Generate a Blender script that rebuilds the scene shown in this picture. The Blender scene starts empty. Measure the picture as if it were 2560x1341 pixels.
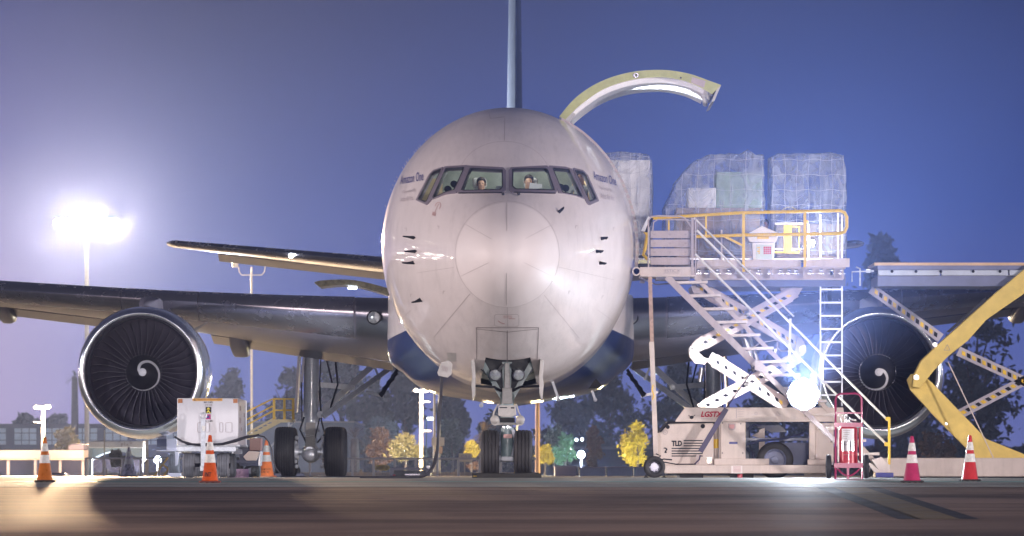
import bpy, bmesh, math, random
from mathutils import Vector, Matrix, noise
random.seed(7)
R = math.radians
sc = bpy.context.scene
COL = sc.collection
# ------------------------------------------------------------------ camera
F = 15980.0      # focal length in photograph pixels (2560 wide)
HC = 0.08        # camera height above the apron level under the aircraft
HY = 1185.0      # photograph row of the horizon
cam = bpy.data.cameras.new('camera'); camo = bpy.data.objects.new('camera', cam); COL.objects.link(camo)
camo.location = (0, 0, HC); camo.rotation_euler = (R(90), 0, 0)
cam.sensor_width = 36; cam.lens = F/2560*36; cam.shift_y = (HY-670.5)/2560
cam.clip_start = 1; cam.clip_end = 4000
cam.dof.use_dof = True; cam.dof.focus_distance = 127; cam.dof.aperture_fstop = 4.5
sc.camera = camo
def P(px, py, d): return Vector(((px-1280)*d/F, d, HC+(HY-py)*d/F))
def PX(px, d): return (px-1280)*d/F
def PZ(py, d): return HC+(HY-py)*d/F
# ------------------------------------------------------------------ world: late dusk sky, a glow low down and to the left
W = bpy.data.worlds.new('World'); sc.world = W; W.use_nodes = True
nt = W.node_tree; nt.nodes.clear(); N = nt.nodes; Lk = nt.links.new
out = N.new('ShaderNodeOutputWorld'); bg = N.new('ShaderNodeBackground'); Lk(bg.outputs[0], out.inputs[0])
tc = N.new('ShaderNodeTexCoord'); sep = N.new('ShaderNodeSeparateXYZ'); Lk(tc.outputs['Generated'], sep.inputs[0])
def ramp(n, stops):
    e = n.color_ramp.elements
    while len(e) > 1: e.remove(e[0])
    e[0].position = stops[0][0]; e[0].color = (*stops[0][1], 1)
    for p, c in stops[1:]:
        x = e.new(p); x.color = (*c, 1)
mr = N.new('ShaderNodeMapRange'); mr.inputs[1].default_value = -.02; mr.inputs[2].default_value = .28
Lk(sep.outputs[2], mr.inputs[0])
r1 = N.new('ShaderNodeValToRGB'); Lk(mr.outputs[0], r1.inputs[0])
ramp(r1, [(0, (.17, .19, .48)), (.07, (.16, .185, .48)), (.14, (.095, .135, .44)), (.21, (.036, .074, .31)), (.31, (.004, .016, .105)), (.6, (.024, .030, .08)), (1, (.028, .030, .06))])
r2 = N.new('ShaderNodeValToRGB'); Lk(mr.outputs[0], r2.inputs[0])
ramp(r2, [(0, (.24, .20, .40)), (.10, (.44, .36, .60)), (.17, (.34, .28, .52)), (.24, (.11, .11, .34)), (.34, (.018, .03, .14)), (.6, (.024, .030, .08)), (1, (.028, .030, .06))])
mx = N.new('ShaderNodeMapRange'); mx.inputs[1].default_value = -.045; mx.inputs[2].default_value = -.086; mx.interpolation_type = 'SMOOTHSTEP'
Lk(sep.outputs[0], mx.inputs[0])
my = N.new('ShaderNodeMath'); my.operation = 'GREATER_THAN'; Lk(sep.outputs[1], my.inputs[0]); my.inputs[1].default_value = 0
mm = N.new('ShaderNodeMath'); mm.operation = 'MULTIPLY'; Lk(mx.outputs[0], mm.inputs[0]); Lk(my.outputs[0], mm.inputs[1])
mix = N.new('ShaderNodeMix'); mix.data_type = 'RGBA'
Lk(mm.outputs[0], mix.inputs[0]); Lk(r1.outputs[0], mix.inputs[6]); Lk(r2.outputs[0], mix.inputs[7])
Lk(mix.outputs[2], bg.inputs[0]); bg.inputs[1].default_value = 1.0
sc.view_settings.view_transform = 'Standard'; sc.view_settings.look = 'None'
sc.view_settings.exposure = 0; sc.view_settings.gamma = 1
sc.cycles.max_bounces = 6; sc.cycles.transparent_max_bounces = 16; sc.cycles.sample_clamp_indirect = 12
# ------------------------------------------------------------------ lamps: apron floodlights on masts outside the picture, and added fill spots
def lamp(kind, name, loc, energy, col, size=.5, aim=None, spot=60, blend=.4):
    l = bpy.data.lights.new(name, kind); l.energy = energy; l.color = col
    if kind == 'SUN': l.angle = size
    elif kind == 'AREA': l.size = size
    else: l.shadow_soft_size = size
    if kind == 'SPOT': l.spot_size = R(spot); l.spot_blend = blend
    o = bpy.data.objects.new(name, l); COL.objects.link(o); o.location = loc
    if aim is not None: o.rotation_euler = (Vector(aim)-Vector(loc)).to_track_quat('-Z', 'Y').to_euler()
    return o
NOSE = (0, 125, 4.5)
lamp('SPOT', 'apron_flood_or_fill', (-78, 108, 6.5), 190000, (1.0, .82, .76), 1.6, (0, 126, 4.2), 30, 1)
lamp('SPOT', 'apron_flood_or_fill', (-40, 60, 8), 70000, (.92, .92, 1.0), 1.2, (-6.5, 138, 2.2), 15, .8)  # added spot, brightens the equipment and gear under the left wing
lamp('SPOT', 'apron_flood_or_fill', (66, 76, 6), 195000, (1.0, .87, .85), 1.6, (0, 126, 3.4), 26)
lamp('SPOT', 'apron_flood_or_fill', (7, 50, 2.2), 72000, (1.0, .90, .89), 2.2, (.2, 124, 3.6), 16)
lamp('SPOT', 'apron_flood_or_fill', (-34, 42, 16), 75000, (1.0, .86, .78), 1.2, (2, 93, -.5), 34, 1)  # added overhead spot, fills in the dark foreground asphalt
lamp('SPOT', 'apron_flood_or_fill', (-120, 185, 24), 60000, (.82, .86, 1.0), 1.2, (0, 150, 2), 60)
lamp('SPOT', 'apron_flood_or_fill', (120, 190, 24), 90000, (.75, .82, 1.0), 1.2, (0, 150, 2), 60)
# ------------------------------------------------------------------ materials
MC = {}
def pm(name, col, rough=.5, metal=0., coat=0., var=.10, scale=2., bump=0., emit=0., stretch=(1, 1, 1), spec=.5, crough=.05, alpha=1.):
    if name in MC: return MC[name]
    m = bpy.data.materials.new(name); m.use_nodes = True; t = m.node_tree; b = t.nodes['Principled BSDF']
    b.inputs['Base Color'].default_value = (*col, 1); b.inputs['Roughness'].default_value = rough
    b.inputs['Metallic'].default_value = metal; b.inputs['Coat Weight'].default_value = coat
    b.inputs['Coat Roughness'].default_value = crough; b.inputs['Specular IOR Level'].default_value = spec
    b.inputs['Alpha'].default_value = alpha
    if var or bump:
        c = t.nodes.new('ShaderNodeTexCoord'); mp = t.nodes.new('ShaderNodeMapping'); t.links.new(c.outputs['Object'], mp.inputs[0])
        mp.inputs['Scale'].default_value = stretch
        n = t.nodes.new('ShaderNodeTexNoise'); n.inputs['Scale'].default_value = scale; n.inputs['Detail'].default_value = 7; n.inputs['Roughness'].default_value = .62
        t.links.new(mp.outputs[0], n.inputs[0])
        q = t.nodes.new('ShaderNodeMapRange'); q.inputs[1].default_value = .3; q.inputs[2].default_value = .7
        q.inputs[3].default_value = 1-var; q.inputs[4].default_value = 1+var; t.links.new(n.outputs[0], q.inputs[0])
        v = t.nodes.new('ShaderNodeVectorMath'); v.operation = 'SCALE'; v.inputs[0].default_value = col
        t.links.new(q.outputs[0], v.inputs['Scale']); t.links.new(v.outputs[0], b.inputs['Base Color'])
        q2 = t.nodes.new('ShaderNodeMapRange'); q2.inputs[1].default_value = .3; q2.inputs[2].default_value = .7
        q2.inputs[3].default_value = rough*(1-var); q2.inputs[4].default_value = min(1, rough*(1+var)); t.links.new(n.outputs[0], q2.inputs[0])
        t.links.new(q2.outputs[0], b.inputs['Roughness'])
        if bump:
            bp = t.nodes.new('ShaderNodeBump'); bp.inputs['Strength'].default_value = bump; bp.inputs['Distance'].default_value = .02
            t.links.new(n.outputs[0], bp.inputs['Height']); t.links.new(bp.outputs[0], b.inputs['Normal'])
    if emit:
        b.inputs['Emission Color'].default_value = (*col, 1); b.inputs['Emission Strength'].default_value = emit
    MC[name] = m; return m
WHITE = pm('white aircraft paint', (.74, .68, .68), .5, spec=.35, coat=.7, var=.05, scale=.9, crough=.06)
RADOME = pm('radome paint', (.745, .69, .69), .5, coat=.0, var=.03, scale=1.5, spec=.35, crough=.15)
GLASSW = pm('aircraft lining white', (.8, .8, .82), .5)
BLUE = pm('blue aircraft paint', (.009, .028, .13), .38, coat=.25, var=.15, scale=1.5)
WINGG = pm('wing grey paint', (.21, .19, .235), .38, metal=.15, var=.04, scale=1.2)
BARE = pm('bare polished metal', (.30, .285, .33), .26, metal=.85, var=.12, scale=3)
BAREDK = pm('dull dark metal', (.20, .20, .24), .34, metal=.9, var=.05, scale=3)
LIPM = pm('mirror intake metal', (.88, .89, .93), .24, metal=1, var=.1, scale=2)
STEEL = pm('galvanised steel', (.52, .55, .60), .42, metal=.6, var=.25, scale=14)
GEARG = pm('gear grey paint', (.42, .45, .52), .35, coat=.3, var=.15, scale=7)
GEARW = pm('pale gear enamel', (.42, .41, .40), .42, coat=.2, var=.15, scale=9)
TEALG = pm('weathered teal grey', (.20, .27, .29), .4, var=.3, scale=8)
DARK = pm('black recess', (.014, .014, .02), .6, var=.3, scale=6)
SEAM = pm('panel sealant', (.36, .31, .32), .7, var=.2)
SEAML = pm('lightning strip metal', (.50, .455, .46), .5, metal=0, var=.2)
TYRE = pm('tyre rubber', (.030, .029, .034), .62, var=.25, scale=9, bump=.15)
TYREL = pm('dusty tyre rubber', (.16, .17, .20), .8, var=.25, scale=9)
FRAMEG = pm('window frame grey', (.20, .17, .205), .45, var=.15, scale=20)
GUNM = pm('window gasket black', (.02, .02, .026), .5, var=.2)
CREAM = pm('cream vehicle paint', (.64, .56, .52), .62, coat=0, spec=.25, var=.08, scale=3)
CREAM2 = pm('worn cream paint', (.52, .45, .42), .62, spec=.25, var=.18, scale=5)
GREYP = pm('grey beige sheet steel', (.46, .39, .39), .62, spec=.25, var=.10, scale=4)
YEL = pm('yellow safety paint', (.80, .52, .03), .42, coat=.2, var=.12, scale=6)
BLK = pm('black plastic', (.015, .015, .022), .6, var=.2, spec=.25)
REDP = pm('red enamel', (.48, .02, .05), .35, coat=.5, var=.15, scale=6)
ORNG = pm('orange cone plastic', (.70, .12, .02), .38, coat=.3, var=.15, scale=9)
REFL = pm('grey white reflective sleeve', (.62, .62, .60), .35, var=.2, scale=20)
RUB = pm('black rubber', (.02, .02, .02), .7, var=.3, scale=20)
CABLE = pm('cable jacket', (.03, .03, .04), .4, coat=.3, var=.3, scale=20)
PRIMER = pm('green primer', (.40, .42, .17), .5, var=.15, scale=6)
TAN = pm('tan paint', (.60, .42, .26), .5, var=.15)
RUST = pm('rusty galvanised', (.42, .30, .25), .6, metal=.3, var=.45, scale=12)
BRASS = pm('grimy cylinder metal', (.5, .5, .52), .3, metal=1, var=.2)
def glassmat(name, tint, fac, rough=.0):
    m = bpy.data.materials.new(name); m.use_nodes = True; t = m.node_tree; t.nodes.clear()
    o = t.nodes.new('ShaderNodeOutputMaterial'); a = t.nodes.new('ShaderNodeBsdfTransparent'); a.inputs[0].default_value = (*tint, 1)
    g = t.nodes.new('ShaderNodeBsdfGlossy'); g.inputs[1].default_value = rough; x = t.nodes.new('ShaderNodeMixShader')
    f = t.nodes.new('ShaderNodeLayerWeight'); f.inputs[0].default_value = .2
    q = t.nodes.new('ShaderNodeMath'); q.operation = 'MULTIPLY_ADD'; q.inputs[1].default_value = .35; q.inputs[2].default_value = fac; t.links.new(f.outputs[1], q.inputs[0])
    t.links.new(q.outputs[0], x.inputs[0]); t.links.new(a.outputs[0], x.inputs[1]); t.links.new(g.outputs[0], x.inputs[2]); t.links.new(x.outputs[0], o.inputs[0])
    return m
GLASS = glassmat('cockpit glass', (.80, .84, .84), .03)
LENS = pm('lamp lens glass', (.55, .6, .62), .08, metal=.6, coat=1, var=.3, scale=60)
def grime(m):
    t = m.node_tree; b = t.nodes['Principled BSDF']; src = b.inputs['Base Color'].links[0].from_socket
    c = t.nodes.new('ShaderNodeTexCoord'); mp = t.nodes.new('ShaderNodeMapping'); mp.inputs['Scale'].default_value = (5, 1.2, .5); n = t.nodes.new('ShaderNodeTexNoise'); n.inputs['Scale'].default_value = 2; n.inputs['Detail'].default_value = 9; n.inputs['Roughness'].default_value = .7
    t.links.new(c.outputs['Object'], mp.inputs[0]); t.links.new(mp.outputs[0], n.inputs[0]); q = t.nodes.new('ShaderNodeMapRange'); q.inputs[1].default_value = .48; q.inputs[2].default_value = .78; q.inputs[3].default_value = 1; q.inputs[4].default_value = .84
    t.links.new(n.outputs[0], q.inputs[0]); v = t.nodes.new('ShaderNodeVectorMath'); v.operation = 'SCALE'; t.links.new(src, v.inputs[0]); t.links.new(q.outputs[0], v.inputs['Scale']); t.links.new(v.outputs[0], b.inputs['Base Color'])
for m_ in (WHITE, CREAM, CREAM2, GREYP, YEL, WINGG, GEARG, ARMG_ := pm('scissor arm paint', (.50, .42, .43), .45, coat=.2, var=.12)): grime(m_)
def film():
    m = bpy.data.materials.new('cloudy plastic film'); m.use_nodes = True; t = m.node_tree; b = t.nodes['Principled BSDF']
    b.inputs['Base Color'].default_value = (.36, .39, .48, 1); b.inputs['Roughness'].default_value = .5; b.inputs['Specular IOR Level'].default_value = .3
    c = t.nodes.new('ShaderNodeTexCoord'); n = t.nodes.new('ShaderNodeTexNoise'); n.inputs['Scale'].default_value = 2.2; n.inputs['Detail'].default_value = 8; n.inputs['Distortion'].default_value = 1.6
    mp = t.nodes.new('ShaderNodeMapping'); mp.inputs['Scale'].default_value = (1.4, 1, .9); mp.inputs['Rotation'].default_value = (0, .7, 0)
    t.links.new(c.outputs['Object'], mp.inputs[0]); t.links.new(mp.outputs[0], n.inputs[0])
    q = t.nodes.new('ShaderNodeMapRange'); q.inputs[1].default_value = .35; q.inputs[2].default_value = .65; q.inputs[3].default_value = .10; q.inputs[4].default_value = .62
    t.links.new(n.outputs[0], q.inputs[0]); t.links.new(q.outputs[0], b.inputs['Alpha'])
    bp = t.nodes.new('ShaderNodeBump'); bp.inputs['Strength'].default_value = .8; bp.inputs['Distance'].default_value = .06
    t.links.new(n.outputs[0], bp.inputs['Height']); t.links.new(bp.outputs[0], b.inputs['Normal'])
    return m
FILM = film()
def glow(name, col, s): return pm(name, col, .5, var=0, emit=s)
# ------------------------------------------------------------------ mesh builder
class MB:
    def __init__(s): s.v = []; s.f = []; s.m = []; s.k = 0
    def add(s, vs, fs, k=None):
        b = len(s.v); s.v += [Vector(x) for x in vs]
        for f in fs: s.f.append(tuple(b+i for i in f)); s.m.append(s.k if k is None else k)
        return s
    def box(s, x0, x1, y0, y1, z0, z1, k=None):
        v = [(x, y, z) for x in (x0, x1) for y in (y0, y1) for z in (z0, z1)]
        return s.add(v, [(0, 1, 3, 2), (4, 6, 7, 5), (0, 4, 5, 1), (2, 3, 7, 6), (0, 2, 6, 4), (1, 5, 7, 3)], k)
    def pbox(s, x0, y0, x1, y1, d, th, k=None):      # rectangle of photograph pixels at distance d, th deep
        return s.box(PX(x0, d), PX(x1, d), d, d+th, PZ(y1, d), PZ(y0, d), k)
    def slab(s, pts, d, th, k=None):                   # polygon of photograph pixels at distance d, extruded away
        return s.ext([P(x, y, d) for x, y in pts], Vector((0, th, 0)), k)
    def ext(s, pts, off, k=None):
        n = len(pts); v = [Vector(p) for p in pts]+[Vector(p)+off for p in pts]
        nrm = sum(((v[i]-v[0]).cross(v[i+1]-v[0]) for i in range(1, n-1)), Vector())
        fl = nrm.dot(off) > 0
        a = tuple(range(n)); b = tuple(range(n, 2*n))
        fs = [a[::-1] if fl else a, b if fl else b[::-1]]
        for i in range(n):
            j = (i+1) % n; q = (i, j, n+j, n+i); fs.append(q if fl else q[::-1])
        return s.add(v, fs, k)
    def bar(s, p, q, w, h, k=None, up=None):          # box beam, w across in the picture plane, h deep
        p, q = Vector(p), Vector(q); d = (q-p).normalized(); up = Vector(up or (0, 1, 0))
        a = d.cross(up)
        if a.length < 1e-4: a = d.cross(Vector((1, 0, 0)))
        a.normalize(); b = a.cross(d).normalized()
        v = []
        for c in (p, q):
            for sx, sy in ((-1, -1), (1, -1), (1, 1), (-1, 1)): v.append(c+a*(sx*w/2)+b*(sy*h/2))
        return s.add(v, [(3, 2, 1, 0), (4, 5, 6, 7), (0, 1, 5, 4), (1, 2, 6, 5), (2, 3, 7, 6), (3, 0, 4, 7)], k)
    def tube(s, pts, r, n=8, k=None, closed=False, cap=True):
        pts = [Vector(p) for p in pts]; m = len(pts); rs = r if isinstance(r, (list, tuple)) else [r]*m
        t0 = (pts[1]-pts[0]).normalized(); a = t0.orthogonal().normalized(); vs = []
        for i, p in enumerate(pts):
            if closed: t = (pts[(i+1) % m]-pts[i-1]).normalized()
            else: t = (pts[min(i+1, m-1)]-pts[max(i-1, 0)]).normalized()
            a = (a-t*a.dot(t)).normalized(); b = t.cross(a)
            for j in range(n):
                w = 2*math.pi*j/n; vs.append(p+(a*math.cos(w)+b*math.sin(w))*rs[i])
        fs = []
        for i in range(m if closed else m-1):
            i2 = (i+1) % m
            for j in range(n): fs.append((i*n+j, i*n+(j+1) % n, i2*n+(j+1) % n, i2*n+j))
        if cap and not closed: fs += [tuple(range(n))[::-1], tuple(range((m-1)*n, m*n))]
        return s.add(vs, fs, k)
    def cyl(s, p, q, r, r2=None, n=20, k=None): return s.tube([p, q], [r, r if r2 is None else r2], n, k)
    def lathe(s, prof, c, axis=(0, 1, 0), n=32, k=None, close=False):   # prof: (along axis, radius)
        ax = Vector(axis).normalized(); a = ax.orthogonal().normalized(); b = ax.cross(a); c = Vector(c); vs = []
        for t, r in prof:
            for j in range(n):
                w = 2*math.pi*j/n; vs.append(c+ax*t+(a*math.cos(w)+b*math.sin(w))*max(r, 1e-4))
        fs = []; m = len(prof)
        for i in range(m if close else m-1):
            i2 = (i+1) % m
            for j in range(n): fs.append((i*n+j, i*n+(j+1) % n, i2*n+(j+1) % n, i2*n+j))
        return s.add(vs, fs, k)
    def loft(s, rings, k=None, caps=True, closed=True):
        n = len(rings[0]); vs = [p for r in rings for p in r]; fs = []
        for i in range(len(rings)-1):
            for j in range(n if closed else n-1): fs.append((i*n+j, i*n+(j+1) % n, (i+1)*n+(j+1) % n, (i+1)*n+j))
        if caps: fs += [tuple(range(n))[::-1], tuple(range((len(rings)-1)*n, len(rings)*n))]
        return s.add(vs, fs, k)
    def sph(s, c, r, n=12, k=None, sc_=(1, 1, 1)):
        rings = []
        for i in range(n//2+1):
            t = math.pi*i/(n//2); rr = max(math.sin(t), 1e-3)
            rings.append([Vector(c)+Vector((math.cos(2*math.pi*j/n)*rr*sc_[0], math.sin(2*math.pi*j/n)*rr*sc_[1], -math.cos(t)*sc_[2]))*r for j in range(n)])
        return s.loft(rings, k, caps=False)
    def build(s, name, mats, parent=None, label=None, bev=0, ang=35, local=False, fixn=True):
        me = bpy.data.meshes.new(name)
        inv = Matrix.Identity(4)
        top = parent
        while top is not None and top.parent is not None: top = top.parent
        if top is not None and not local: inv = top.matrix_basis.inverted()
        me.from_pydata([inv @ v for v in s.v], [], s.f)
        for x in (mats if isinstance(mats, (list, tuple)) else [mats]): me.materials.append(x)
        me.polygons.foreach_set('material_index', s.m)
        if fixn:
            bm = bmesh.new(); bm.from_mesh(me); bmesh.ops.recalc_face_normals(bm, faces=bm.faces); bm.to_mesh(me); bm.free()
        me.polygons.foreach_set('use_smooth', [True]*len(me.polygons)); me.set_sharp_from_angle(angle=R(ang)); me.update()
        o = bpy.data.objects.new(name, me); COL.objects.link(o)
        if parent is not None: o.parent = parent
        if label: o['label'] = label
        if bev:
            md = o.modifiers.new('edge', 'BEVEL'); md.width = bev; md.segments = 2; md.limit_method = 'ANGLE'; md.angle_limit = R(40)
        return o
def thing(name, label, cat, loc=(0, 0, 0), group=None, rz=0):
    o = bpy.data.objects.new(name, None); COL.objects.link(o); o.location = loc; o.rotation_euler = (0, 0, rz)
    o.matrix_basis = Matrix.Translation(Vector(loc)) @ Matrix.Rotation(rz, 4, 'Z')
    o.empty_display_size = .2; o['label'] = label; o['category'] = cat
    if group: o['group'] = group
    return o
def tag(o, label, cat, group=None):
    o['label'] = label; o['category'] = cat
    if group: o['group'] = group
    return o
def struct(o, kind='structure', label=None):
    o['kind'] = kind
    if label: o['label'] = label
    return o
def copy_tree(o, parent=None):
    c = o.copy(); COL.objects.link(c)
    if parent is not None: c.parent = parent
    for ch in list(o.children): copy_tree(ch, c)
    return c
def text_mesh(body, shear=0, bold=0):
    cu = bpy.data.curves.new('t', 'FONT'); cu.body = body; cu.size = 1; cu.shear = shear; cu.offset = bold; cu.resolution_u = 3
    o = bpy.data.objects.new('t', cu); COL.objects.link(o); bpy.context.view_layer.update()
    me = bpy.data.meshes.new_from_object(o.evaluated_get(bpy.context.evaluated_depsgraph_get()))
    vs = [v.co.copy() for v in me.vertices]; fs = [tuple(p.vertices) for p in me.polygons]
    bpy.data.objects.remove(o); bpy.data.curves.remove(cu); bpy.data.meshes.remove(me)
    xs = [v.x for v in vs]; ys = [v.y for v in vs]; x0, x1, y0, y1 = min(xs), max(xs), min(ys), max(ys)
    return [((v.x-x0)/(x1-x0), (v.y-y0)/(y1-y0)) for v in vs], fs
def text(mb, body, quad, fn, shear=0, bold=0, k=None):
    """text mapped into a quadrilateral of photo pixels: quad = top-left, top-right, bottom-right, bottom-left"""
    uv, fs = text_mesh(body, shear, bold); a, b, c, d = [Vector(q) for q in quad]
    mb.add([fn(*(((d*(1-u)+c*u)*(1-v))+((a*(1-u)+b*u)*v))) for u, v in uv], fs, k)
def rect(x0, y0, x1, y1): return [(x0, y0), (x1, y0), (x1, y1), (x0, y1)]
# ================================================================== ground
def gz(y):                                            # ground level at distance y
    if y >= 125: return 0.0
    if y >= 121: return -.0066*(125-y)**2/4*1.0
    return -.0264-.0132*(121-y)-.0*(121-y)
def sheet(name, y0, y1, x0, x1, dz, mat, ny=24, nx=2):
    m = MB(); rows = []
    for i in range(ny+1):
        y = y0+(y1-y0)*i/ny; rows.append([(x0+(x1-x0)*j/nx, y, gz(y)+dz) for j in range(nx+1)])
    m.loft(rows, caps=False, closed=False)
    return m.build(name, mat, fixn=False)
def groundmat(name, c1, c2, rough, scale, streak, bump=.4):
    m = bpy.data.materials.new(name); m.use_nodes = True; t = m.node_tree; b = t.nodes['Principled BSDF']
    c = t.nodes.new('ShaderNodeTexCoord')
    n = t.nodes.new('ShaderNodeTexNoise'); n.inputs['Scale'].default_value = scale; n.inputs['Detail'].default_value = 10; n.inputs['Roughness'].default_value = .7
    mp = t.nodes.new('ShaderNodeMapping'); mp.inputs['Scale'].default_value = streak; t.links.new(c.outputs['Object'], mp.inputs[0]); t.links.new(mp.outputs[0], n.inputs[0])
    n2 = t.nodes.new('ShaderNodeTexNoise'); n2.inputs['Scale'].default_value = 45; n2.inputs['Detail'].default_value = 5; t.links.new(c.outputs['Object'], n2.inputs[0])
    r = t.nodes.new('ShaderNodeValToRGB'); ramp(r, [(.3, c1), (.7, c2)]); t.links.new(n.outputs[0], r.inputs[0])
    q = t.nodes.new('ShaderNodeMapRange'); q.inputs[1].default_value = .3; q.inputs[2].default_value = .7; q.inputs[3].default_value = .7; q.inputs[4].default_value = 1.3; t.links.new(n2.outputs[0], q.inputs[0])
    v = t.nodes.new('ShaderNodeVectorMath'); v.operation = 'SCALE'; t.links.new(r.outputs[0], v.inputs[0]); t.links.new(q.outputs[0], v.inputs['Scale']); t.links.new(v.outputs[0], b.inputs['Base Color'])
    q2 = t.nodes.new('ShaderNodeMapRange'); q2.inputs[3].default_value = rough*.8; q2.inputs[4].default_value = rough*1.2; t.links.new(n.outputs[0], q2.inputs[0]); t.links.new(q2.outputs[0], b.inputs['Roughness'])
    n3 = t.nodes.new('ShaderNodeTexNoise'); n3.inputs['Scale'].default_value = .12; n3.inputs['Detail'].default_value = 6; n3.inputs['Distortion'].default_value = .8; t.links.new(c.outputs['Object'], n3.inputs[0])
    q3 = t.nodes.new('ShaderNodeMapRange'); q3.inputs[1].default_value = .35; q3.inputs[2].default_value = .65; q3.inputs[3].default_value = .5; q3.inputs[4].default_value = 1.25; t.links.new(n3.outputs[0], q3.inputs[0])
    v3 = t.nodes.new('ShaderNodeVectorMath'); v3.operation = 'SCALE'; t.links.new(v.outputs[0], v3.inputs[0]); t.links.new(q3.outputs[0], v3.inputs['Scale']); t.links.new(v3.outputs[0], b.inputs['Base Color'])
    bp = t.nodes.new('ShaderNodeBump'); bp.inputs['Strength'].default_value = bump; bp.inputs['Distance'].default_value = .01; t.links.new(n2.outputs[0], bp.inputs['Height']); t.links.new(bp.outputs[0], b.inputs['Normal'])
    return m
ASPH = groundmat('worn brown asphalt', (.26, .175, .135), (.52, .36, .27), .60, .5, (.25, 1, 1), .6)
CONC = groundmat('apron concrete', (.33, .35, .32), (.52, .53, .49), .6, .35, (.4, 1, 1), .4)
struct(sheet('ground', -150, 700, -800, 800, -.02, pm('far ground', (.10, .10, .09), .9, var=.3, scale=.05), 400))
struct(sheet('apron', 111.5, 260, -160, 160, 0, CONC, 160))
struct(sheet('asphalt', -40, 111.5, -160, 160, -.004, ASPH, 80))
GREENL = pm('faded green paint', (.16, .34, .31), .55, var=.25, scale=1.5)
WHTL = pm('worn white marking', (.55, .6, .58), .55, var=.3, scale=2)
struct(sheet('painted_line', 117.2, 118.6, -40, 60, .004, GREENL, 6))
struct(sheet('painted_line', 116.75, 116.95, 2.6, 60, .004, WHTL, 2))
struct(sheet('painted_line', 111.5, 111.8, -60, 60, .004, WHTL, 2))
JNT = pm('joint sealant', (.03, .028, .028), .8, var=.3)
for k, y in enumerate((109.2, 105.4, 101.6, 97.0, 92.2, 87.5, 83.0)): struct(sheet('slab_joint', y, y+.05+.03*(k % 3), -60, 60, .0, JNT, 1))
for k, (y, x0, x1) in enumerate(((107.5, -40, 5), (103.2, -14, 14), (99.6, -60, -2), (95, -3, 30), (89.5, -30, 8), (114.4, -60, 60))): struct(sheet('tar_streak', y, y+.22, x0, x1, .001 if y < 111 else .003, pm('old tyre mark', (.05, .038, .034) if y < 111 else (.16, .16, .15), .7, var=.5, scale=.7), 1))
m = MB(); yl = pm('worn yellow marking', (.26, .19, .09), .6, var=.4, scale=2)
def gpt(px, d, dz): return Vector((PX(px, d), d, gz(d)+dz))
m.add([gpt(2085, 111, .0), gpt(2165, 111, .0), gpt(2400, 84, .0), gpt(2290, 84, 0)], [(0, 1, 2, 3)]); struct(m.build('painted_stripe', yl))
BLKL = pm('black marking border', (.03, .028, .034), .6, var=.3, scale=2)
for a, b in ((2040, 2085), (2165, 2200)):
    m = MB(); m.add([gpt(a, 111, .0), gpt(b, 111, .0), gpt(b+(235 if a > 2100 else 205)+15, 84, .0), gpt(a+(205 if a < 2100 else 235), 84, 0)], [(0, 1, 2, 3)]); struct(m.build('painted_stripe', BLKL))
# ================================================================== the freighter
AX0 = -.0904; AY0 = 120.4; ARZ = -.00347
air = thing('cargo_aircraft', 'white twin-engined freighter seen nose-on with its side cargo door raised', 'aircraft', (AX0, AY0, 0), rz=ARZ)
AM = air.matrix_basis.copy(); AI = AM.inverted()
def pchip(xs, ys):
    n = len(xs); h = [xs[i+1]-xs[i] for i in range(n-1)]; d = [(ys[i+1]-ys[i])/h[i] for i in range(n-1)]
    m = [d[0]]+[0 if d[i-1]*d[i] <= 0 else (h[i-1]+h[i])*3/((2*h[i]+h[i-1])/d[i-1]+(h[i]+2*h[i-1])/d[i]) for i in range(1, n-1)]+[d[-1]]
    def f(x):
        if x <= xs[0]: return ys[0]
        if x >= xs[-1]: return ys[-1]
        i = max(j for j in range(n-1) if xs[j] <= x); t = (x-xs[i])/h[i]
        return (2*t**3-3*t*t+1)*ys[i]+(t**3-2*t*t+t)*h[i]*m[i]+(-2*t**3+3*t*t)*ys[i+1]+(t**3-t*t)*h[i]*m[i+1]
    return f
def sq(tab):
    f = pchip([math.sqrt(a) for a, b in tab], [b for a, b in tab]); return lambda s: f(math.sqrt(max(s, 0)))
FW = sq([(0, 0), (.03, .17), (.1, .31), (.25, .49), (.5, .68), (.8, .84), (1.1, .98), (1.6, 1.2), (2.2, 1.44), (3, 1.75), (4, 2.06), (5, 2.32), (6, 2.47), (7, 2.53), (34, 2.53), (40, 2.1), (46, 1.4), (52, .7), (54, .15)])
FT = sq([(0, 4.22), (.03, 4.39), (.1, 4.53), (.25, 4.70), (.5, 4.90), (.8, 5.08), (1.1, 5.24), (1.6, 5.44), (2.2, 5.68), (3, 6.12), (4, 6.64), (5, 7.02), (6, 7.26), (7, 7.38), (8, 7.41), (40, 7.41), (46, 7.1), (52, 6.3), (54, 5.8)])
FB = sq([(0, 4.22), (.03, 4.05), (.1, 3.91), (.25, 3.74), (.5, 3.54), (.8, 3.37), (1.1, 3.23), (1.6, 3.0), (2.2, 2.76), (3, 2.47), (4, 2.18), (5, 1.97), (6, 1.84), (7, 1.78), (34, 1.78), (40, 2.6), (46, 3.9), (52, 5.1), (54, 5.5)])
FC = sq([(0, 4.22), (1.1, 4.24), (3, 4.36), (5, 4.50), (7, 4.59), (36, 4.59), (46, 5.5), (54, 5.7)])
def fpt(s, th, off=0.):                                 # th from top, clockwise towards +x
    w, t, b, c = FW(s), FT(s), FB(s), FC(s); x = math.sin(th)*(w+off); z = math.cos(th)
    return Vector((x, s, c+z*((t-c if z > 0 else c-b)+off)))
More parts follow.
